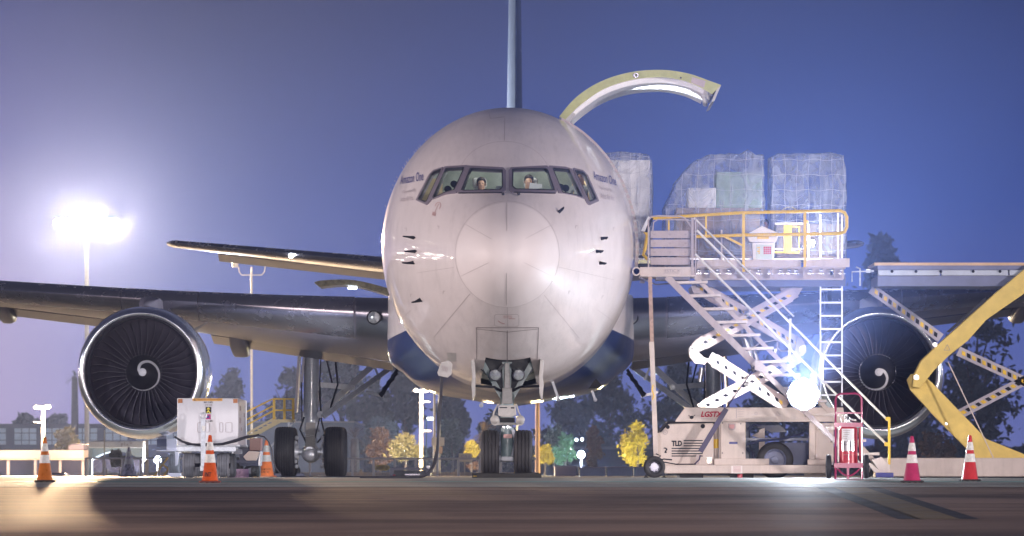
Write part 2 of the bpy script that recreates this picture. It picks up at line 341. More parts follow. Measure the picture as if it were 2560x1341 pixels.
def inside(s, x, z):
    w, c = FW(s), FC(s); h = (FT(s)-c) if z > c else (c-FB(s))
    return w > 1e-4 and h > 1e-4 and (x/w)**2+((z-c)/h)**2 < 1
def surf(px, py, off=.006):                            # photo pixel -> world point on the nose skin
    s = 3.0
    for _ in range(5):
        wp = P(px, py, AY0+s); lp = AI @ wp; lo, hi = 0., 8.5
        for _ in range(24):
            mid = (lo+hi)/2
            if inside(mid, lp.x, lp.z): hi = mid
            else: lo = mid
        s = hi
    p = AM @ Vector((lp.x, s, lp.z)); e = .02
    w, c = FW(s), FC(s); h = (FT(s)-c) if lp.z > c else (c-FB(s))
    def G(q, ss):
        w, c = FW(ss), FC(ss); hh = (FT(ss)-c) if q.z > c else (c-FB(ss)); return (q.x/w)**2+((q.z-c)/hh)**2
    q = Vector((lp.x, s, lp.z)); g = Vector(((G(q+Vector((e, 0, 0)), s)-G(q-Vector((e, 0, 0)), s))/(2*e), (G(q, s+e)-G(q, max(s-e, .001)))/(2*e), (G(q+Vector((0, 0, e)), s)-G(q-Vector((0, 0, e)), s))/(2*e)))
    return p+(AM.to_3x3() @ g.normalized())*off
# --- cockpit windows traced on the photograph (outer frame, glass), clockwise
WIN = [
 ([(1277, 421), (1366, 416), (1375, 425), (1392, 478), (1388, 486), (1279, 483), (1272, 476), (1272, 428)], [(1280, 425), (1363, 423), (1369, 428), (1386, 479), (1287, 477), (1279, 470)]),
 ([(1369, 416), (1412, 419), (1428, 424), (1460, 500), (1447, 492), (1418, 486), (1396, 484)], [(1379, 422), (1421, 426), (1456, 497), (1440, 491), (1404, 484)]),
 ([(1430, 421), (1457, 428), (1468, 440), (1496, 504), (1472, 515), (1464, 506)], [(1434, 427), (1456, 432), (1462, 439), (1490, 500), (1472, 507)]),
 ([(1166, 416), (1258, 421), (1265, 428), (1265, 478), (1258, 485), (1144, 484), (1143, 477)], [(1176, 423), (1257, 427), (1258, 471), (1252, 478), (1153, 480)]),
 ([(1113, 418), (1168, 415), (1142, 484), (1112, 488), (1080, 501), (1078, 500)], [(1116, 423), (1163, 421), (1138, 477), (1111, 485), (1081, 500)]),
 ([(1110, 419), (1085, 427), (1074, 438), (1041, 502), (1068, 514), (1079, 502)], [(1106, 424), (1088, 430), (1080, 437), (1047, 500), (1067, 509)]),
]
def inpoly(x, y, poly):
    r = False; j = len(poly)-1
    for i in range(len(poly)):
        (a, b), (c, d) = poly[i], poly[j]
        if (b > y) != (d > y) and x < (c-a)*(y-b)/(d-b)+a: r = not r
        j = i
    return r
def topx(p):                                            # world -> photo pixel
    return (1280+p.x*F/p.y, HY-(p.z-HC)*F/p.y)
def subdiv(poly, n):
    o = []
    for i in range(len(poly)):
        a, b = Vector(poly[i]), Vector(poly[(i+1) % len(poly)])
        for k in range(n): q = a.lerp(b, k/n); o.append((q.x, q.y))
    return o
def hull():
    ss = []
    s = 0.
    while s < 8.0:
        ss.append(s); s += .004+.09*min(1, s/1.2)**.9 if s < 1.2 else .09
    ss += [8.0, 8.2, 9, 10, 11, 11.6, 12, 14, 18, 24, 30, 34, 37, 40, 43, 46, 49, 52, 53.5, 54]
    bm = bmesh.new(); n = 112; rows = []
    for s in ss[1:]: rows.append([bm.verts.new(fpt(s, 2*math.pi*j/n)) for j in range(n)])
    tip = bm.verts.new((0, 0, 4.22))
    for j in range(n): bm.faces.new((tip, rows[0][(j+1) % n], rows[0][j]))
    for a, b, s0 in zip(rows, rows[1:], ss[1:]):
        for j in range(n):
            th = (j+.5)/n*360
            if 8.2 <= s0 < 11.6 and 24 < th < 99: continue      # main deck cargo door opening
            if 3.6 <= s0 < 6.4 and 166 < th < 194: continue     # nose wheel well
            bm.faces.new((a[j], a[(j+1) % n], b[(j+1) % n], b[j]))
    bm.normal_update()
    for outer, gl in WIN:
        g = gl; bx = [min(p[0] for p in g)-4, max(p[0] for p in g)+4, min(p[1] for p in g)-4, max(p[1] for p in g)+4]
        def near(f):
            if f.calc_center_median().y > 7: return False
            ps = [topx(AM @ v.co) for v in f.verts]
            return max(p[0] for p in ps) > bx[0] and min(p[0] for p in ps) < bx[1] and max(p[1] for p in ps) > bx[2] and min(p[1] for p in ps) < bx[3]
        for i in range(len(g)):
            fs = [f for f in bm.faces if near(f)]
            a = AI @ P(g[i][0], g[i][1], 123); b = AI @ P(g[(i+1) % len(g)][0], g[(i+1) % len(g)][1], 123); e = b-a
            geom = list({v for f in fs for v in f.verts})+list({x for f in fs for x in f.edges})+fs
            cp = AI @ Vector((0, 0, HC))
            bmesh.ops.bisect_plane(bm, geom=geom, plane_co=a, plane_no=(a-cp).cross(b-cp).normalized(), dist=1e-5)
        kill = [f for f in bm.faces if near(f) and inpoly(*topx(AM @ f.calc_center_median()), g)]
        bmesh.ops.delete(bm, geom=kill, context='FACES')
    return bm
bm = hull()
def bm_obj(bm, name, mats, parent, ang=30):
    me = bpy.data.meshes.new(name); bm.to_mesh(me); bm.free()
    for x in mats: me.materials.append(x)
    me.polygons.foreach_set('use_smooth', [True]*len(me.polygons)); me.set_sharp_from_angle(angle=R(ang))
    o = bpy.data.objects.new(name, me); COL.objects.link(o); o.parent = parent; return o
fus = bm_obj(bm, 'fuselage', [WHITE, RADOME], air, 60)
for p in fus.data.polygons:
    c = fus.data.vertices[p.vertices[0]].co
    if c.y < 1.08: p.material_index = 1
# seams, strips and small marks on the skin
def ribbon(mb, pts, w, off=.004, k=None):
    """flat strip w px wide following photo-pixel points on the skin"""
    n = len(pts); L = []
    for i in range(n):
        a = Vector(pts[max(i-1, 0)]); b = Vector(pts[min(i+1, n-1)]); d = (b-a).normalized(); q = Vector((-d.y, d.x))
        ww = w[i] if isinstance(w, (list, tuple)) else w
        p = Vector(pts[i]); L.append((surf(*(p-q*ww/2), off), surf(*(p+q*ww/2), off)))
    vs = [x for ab in L for x in ab]; mb.add(vs, [(2*i, 2*i+1, 2*i+3, 2*i+2) for i in range(n-1)], k)
def line(a, b, n=8): return [(a[0]+(b[0]-a[0])*i/n, a[1]+(b[1]-a[1])*i/n) for i in range(n+1)]
m = MB()
ribbon(m, [(1268+130*math.sin(t*math.pi/36), 636-132.5*math.cos(t*math.pi/36)) for t in range(73)], .55)
m.build('radome_seam', SEAM, fus, fixn=False)
m = MB()
for a, b, w in [((1267, 507), (1267, 578), 2), ((1266, 683), (1266, 762), 2.2), ((1156, 557), (1228, 598), 1.1), ((1386, 559), (1312, 598), .9), ((1152, 691), (1222, 657), 1.1), ((1382, 692), (1310, 657), .9)]:
    ribbon(m, line(a, b), w, .006)
m.build('lightning_strip', SEAML, fus, fixn=False)
m = MB()
for a, b, w in [((1175, 735), (1085, 843), .9), ((1360, 738), (1448, 846), .8), ((1262, 296), (1261, 352), 1.2), ((1226, 297), (1262, 293), 1), ((1222, 282), (1226, 297), 1), ((1268, 768), (1269, 815), .8), ((1029, 775), (1006, 795), .7), ((1495, 776), (1535, 805), .7), ((1040, 683), (1135, 669), .6), ((1397, 668), (1535, 700), .6)]:
    ribbon(m, line(a, b), w, .005)
ribbon(m, [(1261+112*math.sin(t*math.pi/18), 440-86*math.cos(t*math.pi/18)) for t in range(-8, 9)], .5, .004)
box = [(1240, 786), (1293, 786), (1297, 790), (1297, 812), (1293, 816), (1240, 816), (1236, 812), (1236, 790)]
for i in range(8): ribbon(m, line(box[i], box[(i+1) % 8], 4), .8, .005)
for i, (x, y) in enumerate([(1095, 566), (1014, 571), (1440, 565), (1534, 570), (1110, 728), (1423, 728), (1028, 736), (1506, 740)]):
    ribbon(m, line((x-2, y), (x+3, y), 1), 1.2); ribbon(m, line((x+3-4*(i > 1), y), (x+2-4*(i > 1), y+7), 1), 1.0)
m.build('panel_seam', SEAM, fus, fixn=False)
for i in range(-11, 12):                                # rivet clusters over the crown
    m = MB()
    for k in range(4):
        x = 1275+i*29+k*5-8; rr = (x-1268)/319
        if abs(rr) > .97: continue
        y = 616-345*math.sqrt(1-rr*rr)
        ribbon(m, line((x, y-1.5), (x+1.2, y+2.5), 1), .9)
    if m.v: m.build('rivet_cluster', SEAML, fus, fixn=False)
NAVY = pm('navy lettering', (.035, .04, .22), .4, var=.05); GREYL = pm('grey lettering', (.38, .33, .36), .4, var=.05); REDM = pm('red stencil', (.45, .22, .22), .5, var=.1)
for q_ in ([(1003, 440), (1059, 429), (1059, 452), (1001, 462)], [(1480, 427), (1539, 444), (1540, 465), (1484, 450)]):
    m = MB(); text(m, 'Amazon One', q_, lambda x, y: surf(x, y, .012)); m.build('title_lettering', NAVY, fus, fixn=False)
for tt, q_ in (('Operated by', [(1008, 477), (1042, 471), (1040, 481), (1006, 487)]), ('Atlas Air Inc.', [(1003, 494), (1036, 489), (1034, 501), (1001, 506)]), ('Operated by', [(1495, 465), (1528, 473), (1530, 483), (1497, 476)]), ('Atlas Air Inc.', [(1499, 482), (1535, 490), (1536, 503), (1501, 497)])):
    m = MB(); text(m, tt, q_, lambda x, y: surf(x, y, .012)); m.build('operator_lettering', GREYL, fus, fixn=False)
m = MB(); ribbon(m, [(1088, 516), (1091, 509), (1097, 506), (1102, 509), (1102, 517), (1098, 523)], 1.4); ribbon(m, line((1097, 510), (1087, 532)), 1.2)
for i in range(4): ribbon(m, line((1083+i*2.4, 530+i*.7), (1081+i*2.4, 539+i*.7), 2), 1.3)
for i in range(3): ribbon(m, line((1258, 790+i*2.4), (1280, 790+i*2.4), 3), .8)
ribbon(m, [(1245, 802), (1252, 807), (1262, 810)], 1.6); ribbon(m, line((1272, 797), (1288, 797), 2), 1.4)
m.build('stencil_mark', REDM, fus, fixn=False)
# windows: frame ring and pane on the skin
for outer, gl in WIN:
    O = subdiv(outer, 6); cx = sum(p[0] for p in gl)/len(gl); cy = sum(p[1] for p in gl)/len(gl)
    def ringto(poly, nn):
        # sample by angle about the window centre so rings match
        res = []
        for k in range(nn):
            a = 2*math.pi*k/nn; dx, dy = math.cos(a), math.sin(a); best = 0
            for i in range(len(poly)):
                x1, y1 = poly[i][0]-cx, poly[i][1]-cy; x2, y2 = poly[(i+1) % len(poly)][0]-cx, poly[(i+1) % len(poly)][1]-cy
                den = dx*(y2-y1)-dy*(x2-x1)
                if abs(den) < 1e-9: continue
                t = (x1*(y2-y1)-y1*(x2-x1))/den; u = (x1*dy-y1*dx)/den
                if -1e-6 <= u <= 1+1e-6 and t > best: best = t
            res.append((cx+dx*best, cy+dy*best))
        return res
    nn = 96; ro = ringto(outer, nn); ri = ringto(gl, nn); sh = lambda r, f: [(cx+(x-cx)*f, cy+(y-cy)*f) for x, y in r]
    m = MB(); m.loft([[surf(x, y, o_) for x, y in rr] for rr, o_ in ((ro, -.002), (ro, .022), (ri, .026), (sh(ri, .985), -.05))], caps=False)
    fr = m.build('window_frame', FRAMEG, fus, fixn=False, ang=50)
    m = MB(); m.loft([[surf(x, y, o_) for x, y in rr] for rr, o_ in ((sh(ri, 1.0), .029), (sh(ri, .925), .030), (sh(ri, .92), -.01))], caps=False)
    m.build('gasket', GUNM, fr, fixn=False)
    m = MB(); vs = [surf(cx, cy, .004)]+[surf(x, y, .004) for x, y in sh(ri, .5)]+[surf(x, y, .004) for x, y in sh(ri, .99)]
    m.add(vs, [(0, 1+i, 1+(i+1) % nn) for i in range(nn)]+[(1+i, 1+nn+i, 1+nn+(i+1) % nn, 1+(i+1) % nn) for i in range(nn)])
    m.build('window_pane', GLASS, fus, fixn=False)
for pts in ([(1150, 488), (1256, 488)], [(1284, 487), (1385, 488)]):     # wiper arms
    m = MB(); m.tube([surf(*q, .05) for q in line(*pts, 6)], .012, 6); q = surf(1258 if pts[0][0] < 1200 else 1296, 489, .03); m.cyl(q, q+Vector((0, -.05, .0)), .03); m.build('wiper', BLK, fus)
# probes and vanes
def probe(x, y, dx, dy):
    a = surf(x, y, 0); b = surf(x, y, .12); m = MB(); m.tube([a, b], [.035, .02], 8); c = P(x+dx, y+dy, b.y-.05); m.tube([b+(b-c)*.5, b, c], [.012, .02, .014], 8)
    m.build('air_data_probe', BLK, fus)
for q in ((1035, 595, 12, 1), (1038, 629, 9, -1), (1033, 657, 11, 3), (1397, 531, 8, -4), (1503, 597, 12, 1), (1491, 629, 10, 3), (1499, 658, 11, 3), (1051, 749, 4, 4)): probe(*q)
# cockpit interior
LINER = pm('cockpit lining', (.42, .46, .42), .7, var=.12, scale=6); PANEL = pm('instrument panel grey', (.06, .065, .075), .6, var=.2)
m = MB(); rings = [[fpt(s, 2*math.pi*j/40, -.10) for j in range(40)] for s in (5.5, 5.9, 6.4)]; m.loft(rings, caps=False)
m.add([fpt(6.4, 2*math.pi*j/40, -.09) for j in range(40)], [tuple(range(40))]); m.build('cockpit_lining', LINER, air, local=True, fixn=False)
m = MB(); m.box(-1.35, 1.35, 2.9, 3.7, 4.6, 5.42); m.box(-.5, .5, 3.1, 3.5, 5.42, 5.49); m.build('instrument_panel', PANEL, air, local=True, bev=.03)
CHK = pm('chart paper', (.7, .72, .75), .6, var=.1)
m = MB(); m.pbox(1240, 465, 1262, 478, 123.9, .02); m.slab([(1325, 457), (1355, 461), (1355, 470), (1322, 476)], 123.9, .01); m.build('chart_board', CHK, air)
SEATB = pm('sheepskin seat cover', (.36, .35, .36), .9, var=.3, scale=20)
for x in (-.56, .44):
    m = MB(); m.box(x-.26, x+.26, 4.75, 4.9, 4.6, 5.62); m.box(x-.14, x+.14, 4.75, 4.88, 5.66, 5.88); m.build('cockpit_seat', SEATB, air, local=True, bev=.05)
m = MB(); m.box(-1.75, -1.3, 5.6, 5.7, 4.6, 5.9); m.build('cockpit_locker', pm('pale cream locker', (.5, .4, .24), .6), air, local=True)
m = MB(); m.box(1.25, 1.8, 5.5, 5.6, 4.6, 5.95); m.build('cockpit_locker', pm('pale cream locker', (.5, .4, .24), .6), air, local=True)
for x, z in ((-1.17, 5.62), (-1.05, 5.72), (1.02, 5.66), (1.12, 5.64)):
    m = MB(); q = Vector((x, 4.0, z)); m.cyl(q, q+Vector((.01, .06, .03)), .075, .03); m.cyl(q, q+Vector((0, .2, -.2)), .012); m.build('cockpit_fan', BLK, air, local=True)
cl = lamp('POINT', 'cockpit_dome_light', AM @ Vector((0, 4.2, 6.35)), 42, (.93, 1.0, .88), .1)
cl = lamp('POINT', 'cockpit_reading_light', AM @ Vector((1.5, 5.3, 6.0)), 12, (1.0, .85, .6), .08)
# --- nose wheel doors panel, bay and landing gear
m = MB()
for a, b, w in [((1190, 819), (1347, 819), 1.4), ((1191, 819), (1192, 898), 1.4), ((1346, 819), (1343, 898), 1.4), ((1268, 826), (1268, 906), 2.0), ((1190, 822), (1268, 830), 1.0), ((1268, 830), (1347, 822), 1.0)]:
    ribbon(m, line(a, b), w, .008)
m.build('gear_door_seam', pm('dark seam', (.16, .13, .14), .7), fus, fixn=False)
m = MB()
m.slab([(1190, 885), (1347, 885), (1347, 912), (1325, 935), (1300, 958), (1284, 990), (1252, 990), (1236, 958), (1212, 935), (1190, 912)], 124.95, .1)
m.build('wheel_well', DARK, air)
ng = MB(); G0 = 125.0
ng.slab([(1255, 905), (1280, 905), (1277, 985), (1258, 985)], G0-.35, .25); ng.cyl(P(1268, 985, G0-.1), P(1268, 1060, G0-.1), .13); ng.cyl(P(1268, 1055, G0), P(1268, 1085, G0), .095)
ng.cyl(P(1268, 1070, G0), P(1268, 1150, G0), .125)
ng.bar(P(1205, 905, G0), P(1262, 1005, G0), .10, .12); ng.bar(P(1332, 905, G0), P(1274, 1005, G0), .10, .12)
nose = ng.build('nose_gear_leg', TEALG, air)
m = MB(); m.slab([(1262, 908), (1273, 908), (1276, 972), (1260, 972)], G0-.5, .12); m.slab([(1256, 970), (1280, 970), (1282, 1010), (1254, 1010)], G0-.42, .3); m.build('drag_brace', GEARW, nose, bev=.015)
m = MB(); m.slab([(1246, 1014), (1289, 1014), (1291, 1038), (1278, 1043), (1258, 1043), (1245, 1038)], G0-.45, .35); m.cyl(P(1238, 1054, G0-.3)-Vector((.0, .2, 0)), P(1238, 1054, G0+.2), .085); m.cyl(P(1300, 1054, G0-.5), P(1300, 1054, G0+.2), .085)
m.sph(P(1237, 1050, G0-.5), .088, 14); m.sph(P(1301, 1050, G0-.5), .088, 14); m.pbox(1232, 1057, 1306, 1063, G0-.3, .3); m.tube([P(1246, 1010, G0-.4), P(1235, 1030, G0-.4), P(1232, 1046, G0-.4)], .018); m.tube([P(1290, 1010, G0-.4), P(1296, 1030, G0-.4), P(1304, 1046, G0-.4)], .018)
m.build('steering_actuator', GEARW, nose, bev=.02)
for a_ in ((1249, 1018, 1268, 1021, G0-.455, .03), (1277, 1018, 1286, 1022, G0-.455, .03), (1250, 1045, 1287, 1056, G0-.28, .2)):
    m = MB(); m.pbox(*a_); m.build('valve_block', DARK, nose)
m = MB(); m.cyl(P(1268, 1066, G0-.02), P(1268, 1086, G0-.02), .10, n=24); m.build('shock_piston', LIPM, nose)
m = MB(); m.cyl(P(1233, 1147, G0), P(1303, 1147, G0), .065); m.pbox(1254, 1142, 1284, 1152, G0-.14, .1); m.tube([P(1282, 1075, G0-.13), P(1289, 1105, G0-.2), P(1281, 1140, G0-.15)], .03); m.build('axle', GEARG, nose)
m = MB(); m.slab([(1259, 1086), (1280, 1086), (1280, 1096), (1259, 1096)], G0-.14, .01); m.build('stencil_plate', pm('red lettered plate', (.6, .35, .33), .5), nose)
def tyre(parent, c, r, w, axis=(1, 0, 0), mat=TYRE, ngroove=4, rim=BAREDK, rimr=.5):
    c = Vector(c); h = w/2; prof = [(-h*.62, r*rimr), (-h*.92, r*.62), (-h, r*.78), (-h*.93, r*.90), (-h*.78, r*.965)]
    gw = .009
    for i in range(ngroove):
        x = -h*.6+1.2*h*i/(ngroove-1); e = r*(1-.035*(x/h)**2); prof += [(x-gw, e), (x-gw*.6, e-.016), (x+gw*.6, e-.016), (x+gw, e)]
    prof += [(h*.78, r*.965), (h*.93, r*.90), (h, r*.78), (h*.92, r*.62), (h*.62, r*rimr)]
    m = MB(); m.lathe(prof, c, axis, 56); wl = m.build('wheel', mat, parent, ang=50)
    m = MB(); m.lathe([(-h*.6, r*rimr*1.01), (-h*.66, r*rimr*.9), (-h*.35, r*rimr*.78), (-h*.3, .08), (-h*.6, .07), (-h*.62, .0)], c, axis, 24); m.lathe([(h*.6, r*rimr*1.01), (h*.66, r*rimr*.9), (h*.35, r*rimr*.78), (h*.3, .08), (h*.6, .07), (h*.62, .0)], c, axis, 24)
    ax = Vector(axis); a = ax.orthogonal().normalized(); b = ax.cross(a)
    for i in range(8):
        w_ = 2*math.pi*i/8; q = c+(a*math.cos(w_)+b*math.sin(w_))*r*rimr*.62
        for sg in (-1, 1): m.cyl(q+ax*sg*h*.3, q+ax*sg*h*.45, .022, n=6)
    return wl, m, rim
def wheel(parent, *a, **k):
    wl, m, rim = tyre(parent, *a, **k)
    top = parent
    deep = parent.parent is not None
    m.build('rim', rim, parent if deep else wl, ang=30)
    return wl
for px in (1225, 1308): wheel(nose, (PX(px, G0), G0, .47), .47, .36)
for sx, px in ((-1, 1238), (1, 1297)):
    m = MB(); c = P(px, 938, G0-.75); m.lathe([(.12, .06), (.02, .115), (-.02, .12), (-.03, .108), (-.01, .10)], c, (0, 1, 0), 28); m.bar(c, c+Vector((-.15*sx, .3, .2)), .05, .05); hl = m.build('taxi_light', BAREDK, air)
    m = MB(); m.lathe([(-.045, .0), (-.04, .05), (-.02, .099), (.05, .08), (.08, .0)], c, (0, 1, 0), 24); m.build('lens', LENS, hl)
    for dx in range(2): pass
    # side doors of the nose wheel well, hanging open
    x0 = 1186 if sx < 0 else 1351
    m = MB(); pts = [(x0-2*sx, 898), (x0-10*sx, 905), (x0-7*sx, 960), (x0-9*sx, 1003), (x0-4*sx, 985), (x0+5*sx, 965), (x0+3*sx, 920)] if 0 else [(x0, 898), (x0-sx*(-9), 902), (x0+sx*6, 945), (x0+sx*8, 962), (x0+sx*5, 1003), (x0-sx*2, 985), (x0-sx*3, 940)]
    m.slab(pts, 124.0, 1.6); m.build('nose_gear_door', GEARW, air, bev=.01)
    m = MB(); m.tube([P(x0+4*sx, 965, 124.4), P(1268+32*sx, 968, 124.6), P(1268+14*sx, 978, 124.7)], .025); m.build('door_link', BLK, air)
# --- open cockpit-side panel with ground power plug
m = MB(); m.slab([(1103, 906), (1122, 902), (1131, 910), (1129, 936), (1119, 945), (1096, 940), (1093, 932)], 123.9, .03); pp = m.build('access_panel', GEARW, air, bev=.008)
m = MB()
for i in range(4): m.slab([(1107+i*4, 914+i*1.5), (1108.4+i*4, 914+i*1.5), (1105.4+i*4, 926+i*1.5), (1104+i*4, 926+i*1.5)], 123.89, .01)
m.build('stencil_mark', SEAM, pp)
m = MB(); ribbon(m, line((1118, 893), (1140, 893), 3), 22, .006); m.build('access_panel', GEARW, fus, fixn=False)
# --- belly fairing
BS = [(2.65, 3.9), (2.66, 3.4), (2.67, 2.95), (2.65, 2.62), (2.58, 2.44), (2.38, 2.31), (2.1, 2.05), (1.7, 1.88), (1.1, 1.77), (.5, 1.68), (0, 1.62)]
ring0 = BS+[(-x, z) for x, z in BS[-2::-1]]
def smooth_ring(pts, n):
    o = []
    for i in range(len(pts)-1):
        p0, p1, p2, p3 = [Vector(pts[max(0, min(len(pts)-1, i+k))]) for k in (-1, 0, 1, 2)]
        for t in [k/n for k in range(n)]: o.append(.5*((2*p1)+(-p0+p2)*t+(2*p0-5*p1+4*p2-p3)*t*t+(-p0+3*p1-3*p2+p3)*t**3))
    return o+[Vector(pts[-1])]
sr = smooth_ring(ring0, 4); m = MB(); rings = []
for s, f in ((14.6, .0), (15.0, .22), (15.6, .52), (16.3, .78), (17.1, .94), (18, 1), (24, 1), (29, .8), (35, 0)):
    rg = []
    for q in sr:
        th = math.atan2(q.x, q.y-4.59); h = fpt(20, th, -.05); rg.append(Vector((h.x+(q.x-h.x)*f, s, h.z+(q.y-h.z)*f)))
    rings.append(rg)
m.loft(rings, caps=False, closed=False)
for i, f in enumerate(m.f):
    j = i % (len(sr)-1); m.m[i] = 0 if (sr[j].y+sr[j+1].y)/2 < 2.93 else 1
m.build('belly_fairing', [BLUE, WHITE], air, local=True, fixn=False, ang=60)
# belly antennas and drain masts
for x0, y0, x1, y1, s in ((1379, 948, 1396, 998, 10.5), (1480, 977, 1488, 1000, 17), (1207, 1005, 1203, 1014, 9)):
    m = MB(); m.bar(P(x0, y0, AY0+s), P(x1, y1, AY0+s), .05, .14); m.sph(P(x1, y1, AY0+s), .045, 10); m.build('drain_mast', GEARG, air)
m = MB(); m.slab([(1471, 972), (1490, 947), (1504, 963), (1500, 970)], AY0+15.5, .3); m.build('blade_antenna', DARK, air)
# --- wings
def airfoil(n=18):
    o = []
    for i in range(n+1): u = .5*(1-math.cos(math.pi*i/n)); o.append((u, .5*(2.969*math.sqrt(u)-1.26*u-3.516*u*u+2.843*u**3-1.036*u**4)*1.0))
    return o
AF = airfoil()
def wing_ring(st, u0=0., u1=1., grow=0., n=18):
    x, sl, zl, se, ze, t = st; c = se-sl; up = []; lo = []
    for i in range(n+1):
        u = u0+(u1-u0)*.5*(1-math.cos(math.pi*i/n)) if u0 == 0 else u0+(u1-u0)*i/n
        y = max(.5*(2.969*math.sqrt(u)-1.26*u-3.516*u*u+2.843*u**3-1.036*u**4), 0)
        zc = zl+(ze-zl)*u; up.append(Vector((x, sl+c*u-(grow if u < .01 else 0), zc+c*t*y*1.05+grow))); lo.append(Vector((x, sl+c*u, zc-c*t*y*.95-grow)))
    return up+lo[::-1][:-1] if u0 == 0 else up+lo[::-1]
WST = [(2.2, 17.0, 3.46, 27.0, 2.66, .118), (2.7, 17.4, 3.50, 27.0, 2.70, .118), (5, 19.1, 3.68, 27.2, 3.00, .112), (8, 21.3, 3.93, 27.6, 3.52, .105), (11.1, 23.5, 4.18, 29.2, 4.00, .10), (16, 27.0, 4.62, 31.5, 4.55, .10), (23.6, 32.3, 5.35, 34.7, 5.33, .10)]
def lerp_st(a, b, t): return tuple(p+(q-p)*t for p, q in zip(a, b))
def wst(x):
    for a, b in zip(WST, WST[1:]):
        if a[0] <= x <= b[0]: return lerp_st(a, b, (x-a[0])/(b[0]-a[0]))
def mir(sg, rings): return [[Vector((sg*p.x, p.y, p.z)) for p in r] for r in rings]
for sg in (-1, 1):
    m = MB(); m.loft(mir(sg, [wing_ring(s) for s in WST])); wing = m.build('wing', WINGG, air, local=True, ang=40)
    for x0, x1 in ((3.4, 6.9), (6.92, 8.68), (8.7, 12.1), (12.15, 15.6), (15.65, 19.2), (19.25, 22.8)):
        m = MB(); rr = []
        for x in (x0, (x0+x1)/2, x1):
            r = wing_ring(wst(x), 0, .115, .018, 10); rr.append(r)
        m.loft(mir(sg, rr)); m.build('leading_edge_slat', BARE, wing, local=True, ang=50)
    m = MB(); m.loft(mir(sg, [wing_ring(wst(x), 0, .10, .012, 10) for x in (2.45, 3.35)])); m.build('wing_root_edge', BAREDK, wing, local=True, ang=50)
    for x0, x1 in ((2.75, 6.9), (8.6, 14.5)):           # flaps, drooped slightly
        m = MB(); rr = []
        for x in (x0, x1):
            st = wst(x); r = wing_ring(st, .80, 1., .02, 6); rr.append([p+Vector((0, .0, -.22*(p.y-(st[1]+.8*(st[3]-st[1])))/(.2*(st[3]-st[1])))) for p in r])
        m.loft(mir(sg, rr)); m.build('flap', BAREDK, wing, local=True, ang=50)
    for x, w in ((6.25, .2), (11.8, .17), (15.6, .15)):
        st = wst(x); m = MB(); rr = []
        for t, h, ww in ((.45, .02, .3), (.58, .26, .8), (.75, .42, 1), (.92, .46, 1), (1.06, .40, .9), (1.15, .16, .4)):
            s = st[1]+(st[3]-st[1])*t; zt = st[2]+(st[4]-st[2])*min(t, 1)-.02; rr.append([Vector((x+w*ww*math.copysign(abs(math.cos(a))**.5, math.cos(a)), s, zt-h/2+h/2*math.copysign(abs(math.sin(a))**.6, math.sin(a))*1.0-.02)) for a in [2*math.pi*k/20 for k in range(20)]])
        m.loft(mir(sg, rr)); m.build('flap_track_fairing', WINGG, wing, local=True, ang=60)
    # landing light in the wing root
    c = Vector((sg*(2.95 if sg < 0 else 2.60), 17.45, 3.45)); m = MB(); m.lathe([(.15, .15), (.0, .16), (-.04, .15), (-.03, .13)], c, (0, 1, 0), 24); ll = m.build('landing_light', DARK, air, local=True)
    m = MB(); m.lathe([(-.06, 0), (-.05, .08), (-.02, .13), (.08, .1), (.1, 0)], c, (0, 1, 0), 24); m.build('lens', LENS, ll, local=True)
    # --- engine
    ex, es, ez = sg*7.93, 16.6, 2.27; C = Vector((ex, es, ez))
    m = MB(); m.lathe([(.36, 1.375), (.8, 1.42), (1.4, 1.44), (2.2, 1.42), (3.0, 1.33), (3.9, 1.16), (4.0, 1.08), (3.8, 1.02)], C, (0, 1, 0), 72); m.lathe([(3.7, .95), (4.6, .75), (5.2, .55), (5.3, .3), (5.3, 0)], C, (0, 1, 0), 40)
    eng = m.build('engine_nacelle', pm('nacelle paint', (.27, .29, .40), .22, coat=1, metal=.3, var=.1), air, local=True, ang=40)
    m = MB(); m.lathe([(.36, 1.376), (.24, 1.360), (.15, 1.343), (.07, 1.318), (.02, 1.288), (0, 1.255), (.014, 1.226), (.05, 1.203), (.12, 1.185), (.22, 1.175), (.40, 1.172)], C, (0, 1, 0), 96); m.build('intake_lip', LIPM, eng, local=True, ang=60)
    m = MB(); m.lathe([(.40, 1.172), (.75, 1.15), (1.4, 1.17), (1.5, 1.18)], C, (0, 1, 0), 72); m.build('intake_duct', pm('intake liner', (.10, .11, .16), .35, metal=.3), eng, local=True)
    m = MB()
    for i in range(38):
        a0 = 2*math.pi*i/38; rows = []
        for q in range(7):
            t = q/6; r = .36+.80*t; tw = R(28+38*t); ch = .16+.10*t; sw = .10*math.sin(t*math.pi)*.6
            a = a0+sw*.5*sg*0+.05*math.sin(t*3); cs = []
            for u in (-.5, -.15, .2, .5):
                da = u*ch*math.sin(tw)/r; cs.append(Vector((ex+math.sin(a+da)*r, es+1.15+u*ch*math.cos(tw)+.02*abs(u), ez+math.cos(a+da)*r)))
            rows.append(cs)
        m.loft(rows, caps=False, closed=False)
    m.build('fan', pm('titanium fan blade', (.07, .06, .085), .55, metal=.3, var=.2, scale=5), eng, local=True, fixn=False, ang=30)
    m = MB()
    for i in range(38):
        a0 = 2*math.pi*i/38; pts = []
        for q in range(6):
            t = q/5; r = .37+.76*t; a = a0+.05*math.sin(t*3); tw = R(28+38*t); da = -.5*(.16+.10*t)*math.sin(tw)/r; pts.append(Vector((ex+math.sin(a+da)*r, es+1.15-.5*(.16+.10*t)*math.cos(tw)-.004, ez+math.cos(a+da)*r)))
        m.tube(pts, .0055, 5)
    m.build('blade_edges', pm('bright blade edge', (.13, .12, .15), .5, metal=.3), eng, local=True)
